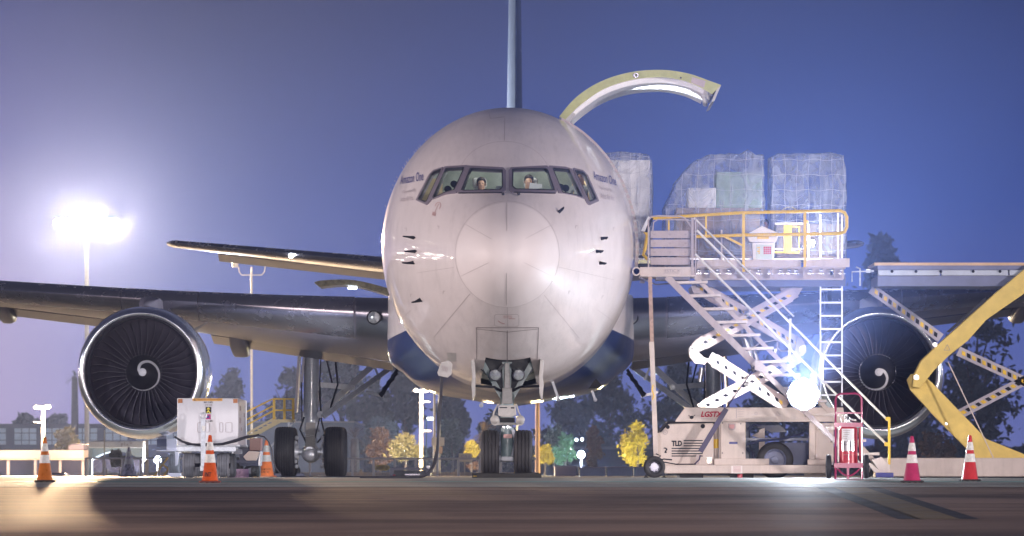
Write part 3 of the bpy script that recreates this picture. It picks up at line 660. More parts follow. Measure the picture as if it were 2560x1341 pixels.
    m = MB(); m.lathe([(1.45, 1.17), (1.46, 0)], C, (0, 1, 0), 40); m.build('fan_frame', DARK, eng, local=True)
    SP = lambda r: .62+(r/.40)**1.5*.5      # spinner profile
    m = MB(); m.lathe([(SP(r), r) for r in (0, .03, .07, .12, .18, .24, .30, .36, .40)], C, (0, 1, 0), 48); m.build('spinner', pm('dark spinner', (.03, .028, .035), .35, coat=.3), eng, local=True)
    m = MB()
    for i in range(38):
        a = 2*math.pi*i/38; q = C+Vector((math.sin(a)*.392, SP(.392)-.004, math.cos(a)*.392)); m.sph(q, .009, 6)
    m.build('spinner_bolts', BARE, eng, local=True)
    if sg < 0: path = [(-1, 2), (-8, -4), (-9, -13), (-4, -22), (4, -26), (14, -27), (25, -22), (34, -12), (39, 1), (38, 16), (32, 29), (20, 39), (6, 44), (-8, 44), (-20, 40), (-29, 35)]; blob = (0, 0)
    else: path = [(-3, -2), (5, -5), (14, -1), (20, 8), (22, 18), (18, 31), (8, 40), (-8, 43), (-24, 39), (-37, 28), (-44, 14), (-46, -2), (-44, -16), (-38, -26)]; blob = (0, 0)
    m = MB(); pts = smooth_ring([(x, y) for x, y in path], 4); L = []; sc_ = 138/F
    def son(x, y):
        r = math.hypot(x, y)*sc_; return C+Vector((x*sc_, SP(r)-.012, -y*sc_))
    for i, p in enumerate(pts):
        a = pts[max(i-1, 0)]; b = pts[min(i+1, len(pts)-1)]; d = (b-a).normalized(); q = Vector((-d.y, d.x)); w = 7.5*(1-i/len(pts))+1.2; L += [son(*(p-q*w/2)), son(*(p+q*w/2))]
    m.add(L, [(2*i, 2*i+1, 2*i+3, 2*i+2) for i in range(len(pts)-1)])
    n0 = 16; m.add([son(0, 0)]+[son(10*math.sin(2*math.pi*i/n0), 10*math.cos(2*math.pi*i/n0)) for i in range(n0)], [(0, 1+i, 1+(i+1) % n0) for i in range(n0)])
    m.build('spinner_spiral', pm('white spiral paint', (.72, .72, .76), .4), eng, local=True, fixn=False)
    # pylon and chine
    m = MB(); rr = []
    for s, z0, z1, w in ((17.6, 3.62, 3.72, .02), (18.4, 3.5, 3.84, .14), (20, 3.5, 3.98, .21), (21.6, 3.35, 3.95, .22), (24.5, 3.1, 3.8, .2), (27, 3.35, 3.55, .03)):
        rr.append([Vector((ex+w*a, s, z)) for a, z in ((-1, z0), (-1, z1-.05), (0, z1), (1, z1-.05), (1, z0))])
    m.loft(rr); m.build('engine_pylon', WINGG, eng, local=True, ang=60)
    m = MB(); q = Vector((ex-sg*1.02, 18.6, 3.22)); m.ext([q, q+Vector((-sg*.22, .5, .14)), q+Vector((-sg*.25, 1.1, .16)), q+Vector((0, 1.3, 0))], Vector((-sg*.012, 0, .02))); m.build('nacelle_strake', BAREDK, eng, local=True)
    # --- main gear
    D = 148.
    for gx in (sg*4.66,):
        A = Vector((gx, D-AY0, 0))
        m = MB(); m.cyl(A+Vector((0, 0, 1.45)), A+Vector((sg*-.02, 0, 3.1)), .175, n=28)
        for z in (1.5, 1.72, 1.95, 2.2, 2.42, 2.62, 2.8): m.lathe([(-.012, .18), (-.01, .19), (.01, .19), (.012, .18)], A+Vector((0, 0, z)), (0, 0, 1), 28)
        m.cyl(A+Vector((0, 0, 1.05)), A+Vector((0, 0, 1.5)), .20, n=24); m.cyl(A+Vector((0, 0, .6)), A+Vector((0, 0, 1.1)), .13, n=24)
        m.sph(A+Vector((0, 0, .55)), .22, 18, sc_=(1, 1.6, 1)); gear = m.build('main_gear_leg', GEARG, air, local=True)
        m = MB(); bx = -sg
        m.bar(A+Vector((bx*.2, 0, 1.48)), A+Vector((bx*1.45, .4, 2.62)), .14, .16); m.bar(A+Vector((bx*.3, -.5, 1.40)), A+Vector((bx*1.9, .2, 2.58)), .12, .1)
        m.bar(A+Vector((bx*.15, 0, 2.15)), A+Vector((bx*1.0, .1, 2.08)), .12, .12); m.cyl(A+Vector((bx*.22, -.3, 1.45)), A+Vector((bx*.22, .3, 1.45)), .08); m.cyl(A+Vector((bx*.95, -.2, 2.09)), A+Vector((bx*.95, .2, 2.09)), .06)
        m.bar(A+Vector((bx*1.28, 0, 1.98)), A+Vector((bx*1.68, 0, 1.87)), .06, .06); m.bar(A+Vector((bx*1.45, 0, 2.6)), A+Vector((bx*1.6, 0, 2.25)), .05, .05); m.build('side_brace', GEARG, gear, local=True)
        m = MB(); m.bar(A+Vector((bx*1.62, 0, 1.86)), A+Vector((bx*2.0, 0, 2.5)), .07, .07); m.tube([A+Vector((bx*(1.58+.055*i+.03*(i % 2)), 0, 1.9+.075*i)) for i in range(8)], .05, 7); m.build('lock_spring', BLK, gear, local=True)
        for pts, r in (([(.28, 0, 3.0), (.42, 0, 2.5), (.5, 0, 2.15)], .02), ([(.55, 0, 2.9), (.62, 0, 2.15), (.45, 0, 1.6)], .024), ([(.2, -.2, 2.0), (.25, -.2, 1.3), (.33, -.2, 1.0), (.15, -.2, .8)], .02), ([(-.15, -.2, 1.4), (-.25, -.2, 1.1), (-.1, -.2, .8)], .02), ([(.24, -.2, 2.9), (.21, -.22, 2.2), (.24, -.22, 1.5), (.1, -.25, .9)], .016), ([(-.2, -.18, 2.6), (-.21, -.2, 1.9), (-.2, -.24, 1.2)], .014)):
            m = MB(); m.tube([A+Vector((bx*x, y, z)) for x, y, z in pts], r); m.build('hydraulic_line', BLK, gear, local=True)
        m = MB(); m.bar(A+Vector((0, -.22, 1.25)), A+Vector((0, -.5, .95)), .22, .05); m.bar(A+Vector((0, -.5, .95)), A+Vector((0, -.24, .68)), .22, .05); m.build('torque_link', GEARW, gear, local=True)
        m = MB(); m.bar(A+Vector((-bx*.34, 0, 1.5)), A+Vector((-bx*.26, 0, 2.95)), .05, 1.0); m.bar(A+Vector((-bx*.20, -.3, 2.2)), A+Vector((-bx*.14, -.3, 2.95)), .05, .1); m.build('gear_leg_door', WINGG, gear, local=True)
        m = MB(); m.cyl(A+Vector((0, -.9, .585)), A+Vector((0, .9, .585)), .12)
        for yy in (-.71, .71): m.cyl(A+Vector((-.62, yy, .585)), A+Vector((.62, yy, .585)), .07)
        for sx in (-1, 1): m.cyl(A+Vector((sx*.27, -.71, .585)), A+Vector((sx*.36, -.71, .585)), .2, n=24)
        for i in range(7):
            for sx in (-1, 1): m.sph(A+Vector((sx*(.3+.03*(i % 2)), -.85, .25+.11*i)), .05, 8)
        m.sph(A+Vector((0, -.85, .52)), .16, 14, sc_=(1.2, 1, 1)); m.build('bogie_beam', pm('pale gear castings', (.62, .64, .70), .35, metal=.4, var=.3, scale=14), gear, local=True)
        for yy in (-.71, .71):
            for sx in (-1, 1):
                wheel(gear, AM @ (A+Vector((sx*.575, yy, .585))), .585, .47, ngroove=6)
    # --- tailplane
    HS = [(.6, 45.6, 5.30, 50.6, 5.20, .10), (9.25, 51.6, 6.30, 53.4, 6.24, .10), (9.42, 52.2, 6.32, 53.3, 6.26, .06)]
    m = MB(); m.loft(mir(sg, [wing_ring(s) for s in HS])); hs = m.build('tailplane', pm('tail grey', (.20, .19, .25), .25, metal=.5, coat=.6, var=.1), air, local=True, ang=40)
    m = MB(); rr = []
    for s in (lerp_st(HS[0], HS[1], .08), lerp_st(HS[0], HS[1], .86)):
        r = wing_ring(s, .74, 1., .03, 6); rr.append([p+Vector((0, 0, -.22*(p.y-(s[1]+.74*(s[3]-s[1])))/(.26*(s[3]-s[1])))) for p in r])
    m.loft(mir(sg, rr)); m.build('elevator', BAREDK, hs, local=True)
    m = MB(); m.loft(mir(sg, [wing_ring(lerp_st(HS[0], HS[1], t), 0, .10, .012, 10) for t in (.05, .5, .99)])); m.build('tailplane_edge', BARE, hs, local=True, ang=50)
# logo lights on the tailplane / fin
m = MB(); FINR = []
for z, s0, s1, t in ((5.4, 40.0, 51.5, .30), (7.6, 42.2, 51.9, .245), (12.5, 46.6, 53.0, .175), (15.9, 49.6, 54, .12)):
    FINR.append([Vector((sx*t*yy*4.0, s0+(s1-s0)*u, z)) for sx, rng in ((1, range(13)), (-1, range(11, 0, -1))) for u, yy in [(.5*(1-math.cos(math.pi*i/12)), AF[int(i*1.5)][1]*.48) for i in rng]])
m.loft(FINR); fin = m.build('fin', pm('deep blue tail paint', (.03, .05, .15), .25, coat=.8, var=.1), air, local=True, ang=50)
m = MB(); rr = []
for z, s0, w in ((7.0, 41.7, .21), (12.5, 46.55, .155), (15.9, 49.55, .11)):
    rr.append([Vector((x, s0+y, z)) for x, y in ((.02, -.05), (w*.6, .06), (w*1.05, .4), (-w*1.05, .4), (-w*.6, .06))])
m.loft(rr); m.m = [1 if sum(m.v[k].x for k in f)/len(f) > .005 else 0 for f in m.f]; m.build('fin_leading_edge', [pm('leading edge lit side', (.14, .155, .19), .5, metal=.1), pm('deep blue tail paint', (.03, .05, .15))], fin, local=True, ang=70)  # left face pale, right face deep blue: side light put into the colours
for px, py, s in ((728, 640, 49.3), (2030, 607, 49.3)):
    c = AI @ P(px, py, AY0+s)
    m = MB(); m.cyl(c+Vector((0, 0, 0)), c+Vector((0, -.08, 0)), .06); q = m.build('logo_light', glow('logo lamp', (.85, .92, 1), 60), air, local=True)
lamp('SPOT', 'logo_light_beam', AM @ Vector((-5.5, 44.0, 6.2)), 11000, (.8, .88, 1), .1, AM @ Vector((0, 46, 11)), 60)
for sg in (-1, 1): lamp('SPOT', 'added_side_beam', AM @ Vector((sg*2.85, 17.2, 2.7)), 1500, (.84, .90, 1), .10, AM @ Vector((sg*6.2, 18.6, 1.5)), 120, .6)  # added unseen spots, brighten the power unit, nacelles and gear from inboard
# --- raised main deck cargo door
arc_o = [(1398, 292), (1440, 244), (1500, 205), (1575, 181), (1655, 175), (1720, 184), (1770, 201), (1803, 213)]
arc_i = [(1413, 300), (1452, 262), (1510, 223), (1580, 200), (1655, 194), (1712, 203), (1752, 220), (1780, 236)]
ao = smooth_ring(arc_o, 4); ai = smooth_ring(arc_i, 4); D0 = AY0+8.2
m = MB(); o0 = [P(p.x, p.y, D0) for p in ao]; i0 = [P(p.x, p.y, D0) for p in ai]; off = Vector((.012, 3.4, 0)); n = len(o0)
vs = o0+i0+[p+off for p in o0]+[p+off for p in i0]; fs = []
for i in range(n-1): fs += [(i, i+1, n+i+1, n+i), (2*n+i, 3*n+i, 3*n+i+1, 2*n+i+1), (i, 2*n+i, 2*n+i+1, i+1), (n+i, n+i+1, 3*n+i+1, 3*n+i)]
fs += [(0, n, 3*n, 2*n), (n-1, 2*n-1, 4*n-1, 3*n-1)]; m.add(vs, fs); m.m = [0 if (i % 4) < 1 and i < 4*(n-1) else 1 for i in range(len(fs))]
door = m.build('cargo_door', [PRIMER, WHITE], air, ang=40)
m = MB()       # white inner lining, slightly below
li = [P(p.x+1, p.y+1, D0+.25) for p in ai][2:-3]; lo_ = [q+Vector((.0, 0, -.10)) for q in li]; n = len(li); off = Vector((.01, 3.1, 0))
vs = li+lo_+[p+off for p in li]+[p+off for p in lo_]; fs = []
for i in range(n-1): fs += [(i, i+1, n+i+1, n+i), (2*n+i, 3*n+i, 3*n+i+1, 2*n+i+1), (n+i, n+i+1, 3*n+i+1, 3*n+i)]
fs += [(0, n, 3*n, 2*n), (n-1, 2*n-1, 4*n-1, 3*n-1)]; m.add(vs, fs); m.build('door_lining', GLASSW, door)
m = MB()
for i in range(8):
    for k in range(3):
        q = P(1772-k*7+(i % 2)*3, 222+k*9+i*1.4, D0+.1+i*.42); m.sph(q, .05, 8); m.cyl(q, q+Vector((.03, .05, -.13)), .03, n=8)
m.slab([(1796, 214), (1803, 213), (1786, 253), (1778, 256)], D0+.05, 3.3); m.build('latch_mechanism', GEARW, door)
m = MB(); m.lathe([(0, .02), (-.03, .03), (-.03, .05), (0, .055)], P(1590, 189, D0), (0, 1, 0), 20); m.sph(P(1702, 195, D0-.01), .02, 8); m.build('tie_ring', BARE, door)
m = MB(); m.slab([(1730, 193), (1764, 203), (1760, 220), (1728, 207)], D0-.01, .02); m.build('door_end_plate', GREYP, door)
for k in (0, 1.6, 3.2):
    m = MB(); m.bar(P(1418, 305, D0+.1+k), P(1432, 282, D0+.1+k), .12, .12); m.build('door_hinge', GEARW, door)
# door jamb along the opening, and the cargo hold lining
m = MB(); rr = []
for s_, o_ in ((8.05, -.02), (8.05, .075), (8.2, .085), (8.2, -.12)): rr.append([fpt(s_, R(24+75*i/30), o_) for i in range(31)])
m.loft(rr, caps=False, closed=False); jamb = m.build('door_jamb', GREYP, fus, local=True, fixn=False)
m = MB()
for i in range(24):
    th = R(44+i*2.3); q = fpt(8.06, th, .05); m.box(q.x-.03, q.x+.03, q.y-.05, q.y+.02, q.z-.02, q.z+.012)
m.build('latch_fitting', GEARW, fus, local=True)
m = MB(); m.loft([[fpt(s_, 2*math.pi*j/40, -.14) for j in range(40)] for s_ in (7.4, 8.15)], caps=False); m.loft([[fpt(s_, 2*math.pi*j/40, -.14) for j in range(-24, 3)] for s_ in (8.15, 11.7)], caps=False, closed=False)
m.loft([[fpt(s_, 2*math.pi*j/40, -.14) for j in range(40)] for s_ in (11.65, 30)], caps=False); m.box(-2.2, 2.2, 7.5, 30, 3.85, 3.95); m.build('hold_lining', GLASSW, air, local=True, fixn=False)
lamp('POINT', 'hold_light', AM @ Vector((-.6, 15, 6.9)), 120, (.9, .94, 1), .2)
lamp('SPOT', 'door_light', AM @ Vector((2.75, 9.9, 6.95)), 420, (.9, .94, 1), .12, AM @ Vector((3.7, 9.9, 9.1)), 75, .5)
# --- open aft lower cargo door (right side)
oo = smooth_ring([(785, 707), (800, 702), (850, 699), (900, 703), (975, 722)], 4); ii = smooth_ring([(800, 718), (815, 716), (855, 713), (900, 718), (970, 738)], 4); n = len(oo); Dd = 158.
m = MB(); a = [P(p.x, p.y, Dd) for p in oo]; b = [P(p.x, p.y, Dd) for p in ii]; off = Vector((0, 1.7, 0)); vs = a+b+[p+off for p in a]+[p+off for p in b]; fs = []
for i in range(n-1): fs += [(i, i+1, n+i+1, n+i), (2*n+i, 3*n+i, 3*n+i+1, 2*n+i+1), (i, 2*n+i, 2*n+i+1, i+1), (n+i, n+i+1, 3*n+i+1, 3*n+i)]
m.add(vs, fs+[(0, n, 3*n, 2*n)]); m.m = [0 if (i % 4) == 0 else (2 if (i % 4) == 3 else 1) for i in range(len(fs))]+[1]
ad = m.build('lower_hold_door', [pm('dirty primer', (.35, .30, .18), .6, var=.5, scale=10), WINGG, GLASSW], air)
m = MB(); m.pbox(870, 718, 892, 723, Dd-.02, .1); m.build('door_lamp', glow('door lamp', (.8, .88, 1), 12), ad)
# ================================================================== people in the cockpit (and one on the loader)
SKIN = pm('skin', (.36, .20, .145), .5, var=.08, scale=20); HAIR = pm('dark hair', (.03, .02, .018), .6, var=.3, scale=40)
def person(label, pos, yaw, joints, radii, edges, shirt, skinfrom=3, group=None):
    """one continuous skinned body; joints in metres around the pelvis"""
    t = thing('person', label, 'person', pos, group, rz=yaw)
    me = bpy.data.meshes.new('body'); me.from_pydata([Vector(j) for j in joints], edges, []); me.materials.append(shirt); me.materials.append(SKIN)
    o = bpy.data.objects.new('body', me); COL.objects.link(o); o.parent = t
    sk = o.modifiers.new('skin', 'SKIN'); sk.use_smooth_shade = True
    for i, r in enumerate(radii): me.skin_vertices[0].data[i].radius = (r if isinstance(r, tuple) else (r, r))
    me.skin_vertices[0].data[0].use_root = True
    sb = o.modifiers.new('sub', 'SUBSURF'); sb.levels = 2; sb.render_levels = 2
    bpy.context.view_layer.update()
    m2 = bpy.data.meshes.new_from_object(o.evaluated_get(bpy.context.evaluated_depsgraph_get())); o.modifiers.clear(); o.data = m2
    if len(m2.materials) < 2:
        m2.materials.clear(); m2.materials.append(shirt); m2.materials.append(SKIN)
    hx = Vector(joints[4]); hands = [Vector(joints[i]) for i in (8, 11)]
    for p in m2.polygons:
        c = p.center; p.material_index = 1 if (c.z > joints[3][2]-.02 or min((c-h).length for h in hands) < .09) else 0; p.use_smooth = True
    m = MB(); h = hx+Vector((0, .015, .045)); m.sph(h, .112, 20, sc_=(.86, 1.02, .98)); hair = m.build('hair', HAIR, t, local=True)
    # flatten the hair away from the face
    for v in hair.data.vertices:
        if v.co.y < h.y-.035 and v.co.z < h.z+.05: v.co.y += .07; v.co.x *= .9
    m = MB()
    m.tube([hx+Vector((0, -.095, .02)), hx+Vector((0, -.12, -.015)), hx+Vector((0, -.098, -.03))], [.008, .014, .01], 8)
    for sx in (-1, 1): m.sph(hx+Vector((sx*.088, .01, 0)), .026, 10, sc_=(.4, .8, 1.2))
    m.build('face', SKIN, t, local=True)
    m = MB()
    for sx in (-1, 1): m.sph(hx+Vector((sx*.034, -.088, .022)), .010, 8)
    m.build('eyes', BLK, t, local=True)
    # hands
    for i, (k, e) in enumerate(((8, 7), (11, 10))):
        hd = Vector(joints[k]); dr = (hd-Vector(joints[e])).normalized(); sd = dr.orthogonal().normalized(); m = MB()
        for q in range(4):
            a = hd+sd*(q-1.5)*.02+dr*.03; m.tube([a, a+dr*.035, a+dr*.06+Vector((0, 0, -.015)), a+dr*.07+Vector((0, 0, -.035))], [.010, .009, .008, .006], 7)
        m.tube([hd+sd*.035, hd+sd*.06+dr*.03, hd+sd*.06+dr*.055], [.011, .009, .007], 7); m.build('fingers', SKIN, t, local=True)
    return t
SEATED = [(0, 0, .10), (0, .02, .34), (0, .02, .50), (0, 0, .60), (0, -.01, .72), (0, -.01, .82), (-.19, .02, .52), (-.25, -.05, .26), (-.17, -.30, .20), (.19, .02, .52), (.25, -.05, .26), (.17, -.30, .20), (-.11, -.40, .08), (-.12, -.45, -.32), (.11, -.40, .08), (.12, -.45, -.32)]
SR = [(.15, .12), (.15, .12), (.12, .09), .055, (.082, .095), .05, .07, .045, .035, .07, .045, .035, .085, .055, .085, .055]
SE = [(0, 1), (1, 2), (2, 3), (3, 4), (4, 5), (2, 6), (6, 7), (7, 8), (2, 9), (9, 10), (10, 11), (0, 12), (12, 13), (0, 14), (14, 15)]
SHIRT = pm('white uniform shirt', (.45, .45, .47), .7, var=.1); SHIRTD = pm('dark work jacket', (.05, .05, .09), .7, var=.2)
def seat_person(px, py, d, label, sh): return person(label, P(px, py, d)-Vector((0, 0, .72)), 0, SEATED, SR, SE, sh)
seat_person(1203, 462, 125.0, 'seated person in a pale shirt behind the left windscreen of the flight deck', SHIRT)
seat_person(1322, 456, 125.0, 'seated dark-haired person behind the right windscreen of the flight deck', SHIRTD)
STAND = [(0, 0, .95), (0, .02, 1.18), (0, .02, 1.38), (0, 0, 1.48), (0, -.01, 1.60), (0, -.01, 1.70), (-.19, .02, 1.40), (-.25, -.03, 1.13), (-.2, -.22, 1.0), (.19, .02, 1.40), (.25, -.03, 1.13), (.2, -.22, 1.0), (-.10, 0, .50), (-.11, .03, .08), (.10, 0, .50), (.11, .03, .08)]
person('person standing at the rightmost flight deck side window with a white-sleeved arm', P(1452, 445, 125.6)-Vector((0, 0, 1.60)), R(-15), STAND, SR, SE, SHIRT)
person('person in a dark jacket standing at the control desk on the loader platform', P(1912, 552, 129.3)-Vector((0, 0, 1.60))*.92, R(20), STAND, SR, SE, SHIRTD).scale = (.86, .86, .86)
# ================================================================== main deck cargo loader
LD = 127.6
ldr = thing('cargo_loader', 'cream scissor-lift cargo loader with yellow-railed platform raised beside the aircraft', 'cargo loader', (PX(1880, LD), LD, 0))
m = MB(); m.pbox(1662, 1163, 2078, 1184, LD-.25, .3); m.pbox(1662, 1165, 2078, 1182, LD+3.2, .3); m.build('chassis_beam', CREAM, ldr, bev=.015)
m = MB(); m.pbox(1700, 1184, 1758, 1196, LD+.1, 2.5); m.pbox(1826, 1184, 1884, 1196, LD+.2, .5); m.pbox(1670, 1180, 1900, 1186, LD+.1, 2.8); m.build('underbody', DARK, ldr)
m = MB(); m.slab([(1651, 1164), (1651, 1081), (1669, 1060), (1784, 1058), (1784, 1164)], LD, 2.8); ec = m.build('engine_cover', CREAM, ldr, bev=.02)
m = MB(); m.slab([(1650, 1078), (1669, 1056), (1690, 1053), (1690, 1057), (1671, 1061), (1652, 1082)], LD-.02, 2.85); m.pbox(1669, 1054, 1790, 1060, LD+.05, 2.7); m.build('cover_edge', BLK, ec)
for y0, x0 in ((1102, 1709), (1108.5, 1709), (1115, 1709), (1121.5, 1679), (1128, 1679), (1134.5, 1679), (1140.5, 1679)):
    m = MB(); m.pbox(x0, y0-1.4, 1757, y0+1.4, LD-.006, .02); m.build('vent_slot', BLK, ec)
tx = lambda dd: (lambda x, y: P(x, y, dd))
m = MB(); text(m, 'TLD', rect(1679, 1102, 1705, 1116), tx(LD-.006), 0, .05); m.build('maker_lettering', BLK, ec, fixn=False)
m = MB(); m.lathe([(0, 0), (-.008, .035), (0, .04)], P(1669.5, 1068, LD), n=16); m.build('latch', BLK, ec)
m = MB(); m.lathe([(0, 0), (-.008, .04), (0, .045)], P(1757, 1066, LD), n=16); m.build('latch', BLK, ec)
m = MB(); m.lathe([(0, .04), (-.005, .04), (-.005, .05), (0, .05)], P(1663, 1081, LD), n=20); text(m, 'V', rect(1660.5, 1079, 1665.5, 1084), tx(LD-.006)); m.build('round_emblem', SEAM, ec, fixn=False)
m = MB(); m.slab([(1661, 1133), (1667, 1133), (1666, 1128), (1669, 1124), (1667, 1121), (1663, 1119), (1659, 1120), (1659, 1122), (1663, 1122), (1665, 1125), (1662, 1128)], LD-.006, .01); m.build('figure_decal', BLK, ec)
m = MB(); m.pbox(1767, 1145, 1779, 1158, LD-.006, .01); wd = m.build('warning_decal', YEL, ec)
m = MB()
for a, b in (((1769, 1156), (1773, 1147.5)), ((1773, 1147.5), (1777, 1156)), ((1777, 1156), (1769, 1156))): m.bar(P(*a, LD-.012), P(*b, LD-.012), .008, .006)
m.build('triangle_mark', BLK, wd)
m = MB(); m.slab([(1688, 1055), (1690, 1050), (1713, 1019), (2108, 1019), (2112, 1055)], LD-.12, .22); uf = m.build('upper_frame', CREAM, ldr, bev=.012)
m = MB(); m.pbox(1720, 1022, 2100, 1050, LD+3.0, .2); m.build('upper_frame', CREAM, ldr)
m = MB(); text(m, 'LGSTX', rect(1752, 1029, 1807, 1043), tx(LD-.127), .25, .035); m.build('company_lettering', pm('crimson lettering', (.42, .012, .04), .9, spec=.05), uf, fixn=False)
m = MB(); text(m, 'Services, Inc.', rect(1752, 1045, 1800, 1049.5), tx(LD-.127), .2); m.build('company_lettering', SEAM, uf, fixn=False)
m = MB(); m.sph(P(1729, 1044, LD-.14), .04, 12, sc_=(1, .5, .8)); m.bar(P(1727, 1043, LD-.14), P(1721, 1038, LD-.14), .012, .01); m.bar(P(1731, 1043, LD-.14), P(1738, 1038, LD-.14), .012, .01); m.build('tie_down_lug', BLK, uf)
m = MB()
for a, b in (((1939, 1040), (1944, 1029)), ((1944, 1029), (1950, 1040)), ((1950, 1040), (1939, 1040))): m.bar(P(*a, LD-.125), P(*b, LD-.125), .007, .008)
m.lathe([(0, .022), (-.006, .022), (-.006, .03), (0, .03)], P(1890, 1034, LD-.12), n=16); m.bar(P(1841, 1023, LD-.125), P(1841, 1046, LD-.125), .012, .008)
for k in range(4): m.bar(P(1845, 1024+k*6, LD-.125), P(1860, 1023+k*6, LD-.125), .006, .006)
m.build('frame_decal', GREYL, uf)
m = MB(); m.pbox(1802, 1055, 1864, 1150, LD-.06, 1.0); cb = m.build('control_cabinet', CREAM, ldr, bev=.015)
m = MB(); m.slab([(1820, 1059), (1839, 1059), (1839, 1070), (1836, 1075), (1829.5, 1077), (1823, 1075), (1820, 1070)], LD-.066, .01); sh = m.build('shield_emblem', SEAM, cb)
m = MB(); m.slab([(1823, 1062), (1836, 1062), (1836, 1070), (1830, 1073), (1823, 1070)], LD-.07, .006); m.build('emblem_field', REDM, sh)
m = MB(); m.pbox(1823, 1105, 1844, 1110.5, LD-.066, .01); m.build('model_plate', NAVY, cb)
for q in ((1806, 1058), (1852, 1060), (1806, 1133), (1857, 1133)):
    m = MB(); m.sph(P(*q, LD-.06), .012, 8); m.build('screw', BLK, cb)
m = MB(); m.pbox(1786, 1147, 1923, 1163, LD-.12, .5); m.build('side_step', CREAM, ldr, bev=.01)
m = MB(); m.cyl(P(1790.5, 1121, LD+.1), P(1790.5, 1098, LD+.1), .052); m.build('hydraulic_ram', YEL, ldr)
m = MB(); m.cyl(P(1790, 1148, LD+.1), P(1790, 1060, LD+.1), .045); m.pbox(1797, 1058, 1801, 1148, LD-.02, .05); m.build('ram_cylinder', CREAM2, ldr)
m = MB(); m.pbox(1865, 1058, 1872, 1150, LD+1.2, .1); m.pbox(1866, 1095, 2030, 1102, LD+.3, .08); m.tube([P(1866, 1112, LD+.3), P(1900, 1102, LD+.2), P(1960, 1098, LD+.2), P(2008, 1084, LD+.3)], .022); m.tube([P(1870, 1075, LD+.4), P(1885, 1062, LD+.4), P(1905, 1064, LD+.4)], .02); m.tube([P(1868, 1120, LD+.6), P(1885, 1135, LD+.4), P(1880, 1160, LD+.4)], .03)
m.slab([(1880, 1063), (1950, 1063), (1968, 1080), (1930, 1082), (1905, 1072)], LD+1.0, .5); m.build('hose_bundle', pm('dark blue machinery', (.04, .05, .12), .4, var=.3), ldr)
m = MB(); m.slab([(1898, 1075), (1912, 1070), (1912, 1125), (1898, 1125)], LD+.5, .1); m.slab([(1880, 1090), (1898, 1095), (1898, 1080)], LD+.5, .1); m.build('bracket', CREAM2, ldr)
m = MB(); m.pbox(1940, 1107, 2022, 1162, LD+1.5, .8); m.build('hydraulic_tank', pm('slate tank paint', (.15, .17, .30), .5), ldr)
m = MB(); m.pbox(2024, 1055, 2038, 1150, LD-.03, .3); m.pbox(2038, 1058, 2084, 1163, LD+.05, 1.2); m.pbox(2020, 1149, 2084, 1163, LD-.05, .3); m.build('rear_cabinet', CREAM, ldr, bev=.01)
m = MB(); text(m, '1182', rect(2064, 1063, 2077, 1068), tx(LD+.04)); m.build('number_lettering', SEAM, ldr, fixn=False)
m = MB(); m.pbox(2012, 1184, 2030, 1191, LD, .3); m.pbox(2030, 1184, 2078, 1191, LD, .3); m.build('rear_step', CREAM2, ldr)
wheel(ldr, P(1937, 1151, LD+.35), .37, .3, (0, 1, 0), TYRE, 4, pm('slate wheel rim', (.20, .22, .34), .5), .62)
wheel(ldr, (PX(1940, LD+3), LD+3, .37), .37, .3, (0, 1, 0), TYRE, 4, CREAM2, .62)
m = MB(); m.pbox(1828, 1165, 1856, 1184, LD-.256, .01); lab = m.build('notice_label', pm('white notice', (.8, .75, .74), .5), ldr)
m = MB()
for k in range(5): m.pbox(1833, 1167+k*3.2, 1852, 1168.2+k*3.2, LD-.26, .006)
m.build('notice_text', REDM, lab)
m = MB(); m.cyl(P(1850, 1186, LD-.1), P(1850, 1196, LD-.1), .05); m.build('jack', REDP, ldr)
m = MB(); m.slab([(1740, 1140), (1748, 1136), (1748, 1160), (1740, 1162)], LD-.1, .1); m.build('strut_bracket', GREYP, ldr)
m = MB(); m.bar(P(1751, 1130, LD-.3), P(1816, 1022, LD-.3), .10, .10); m.cyl(P(1816, 1020, LD-.3), P(1880, 930, LD-.3), .012); m.tube([P(1737, 1160, LD-.3), P(1748, 1150, LD-.3), P(1751, 1138, LD-.3)], .014)
m.build('safety_strut', pm('blue black strut', (.05, .04, .10), .45), ldr)
# scissor arms: upper and lower cross, front and rear pair
ARMG = pm('scissor arm paint', (.50, .42, .43), .45, coat=.2, var=.12)
def arm(a, b, w, d, e1=None, e2=None):
    """a, b photo pixels of the two ends"""
    A = P(*a, d); B = P(*b, d); m = MB(); m.bar(A, B, w, .10); t = (B-A).normalized(); nrm = Vector((t.z, 0, -t.x))
    m.bar(A.lerp(B, .06)+Vector((0, -.0, 0)), A.lerp(B, .94)+Vector((0, -.0, 0)), w*1.18, .06)
    ar = m.build('scissor_arm', ARMG, ldr, bev=.008)
    L = (B-A).length; n = int(L/.10); m = MB(); c = Vector((0, -.072+.01, 0))
    for i in range(1, n):
        q = A+t*(i*.10)+c+Vector((0, -.0, 0)); hw = w*.13; sl = t*.035
        m.ext([q-nrm*hw-t*.055, q-nrm*hw+t*.015, q+nrm*hw+t*.055, q+nrm*hw-t*.015], Vector((0, -.006, 0)), i % 2)
    m.build('hazard_marking', [BLK, YEL], ar)
    return ar
ARMS = [((1748, 1024), (1998, 893)), ((1773, 893), (1968, 1016)), ((1742, 868), (1990, 730)), ((1742, 716), (2005, 868))]
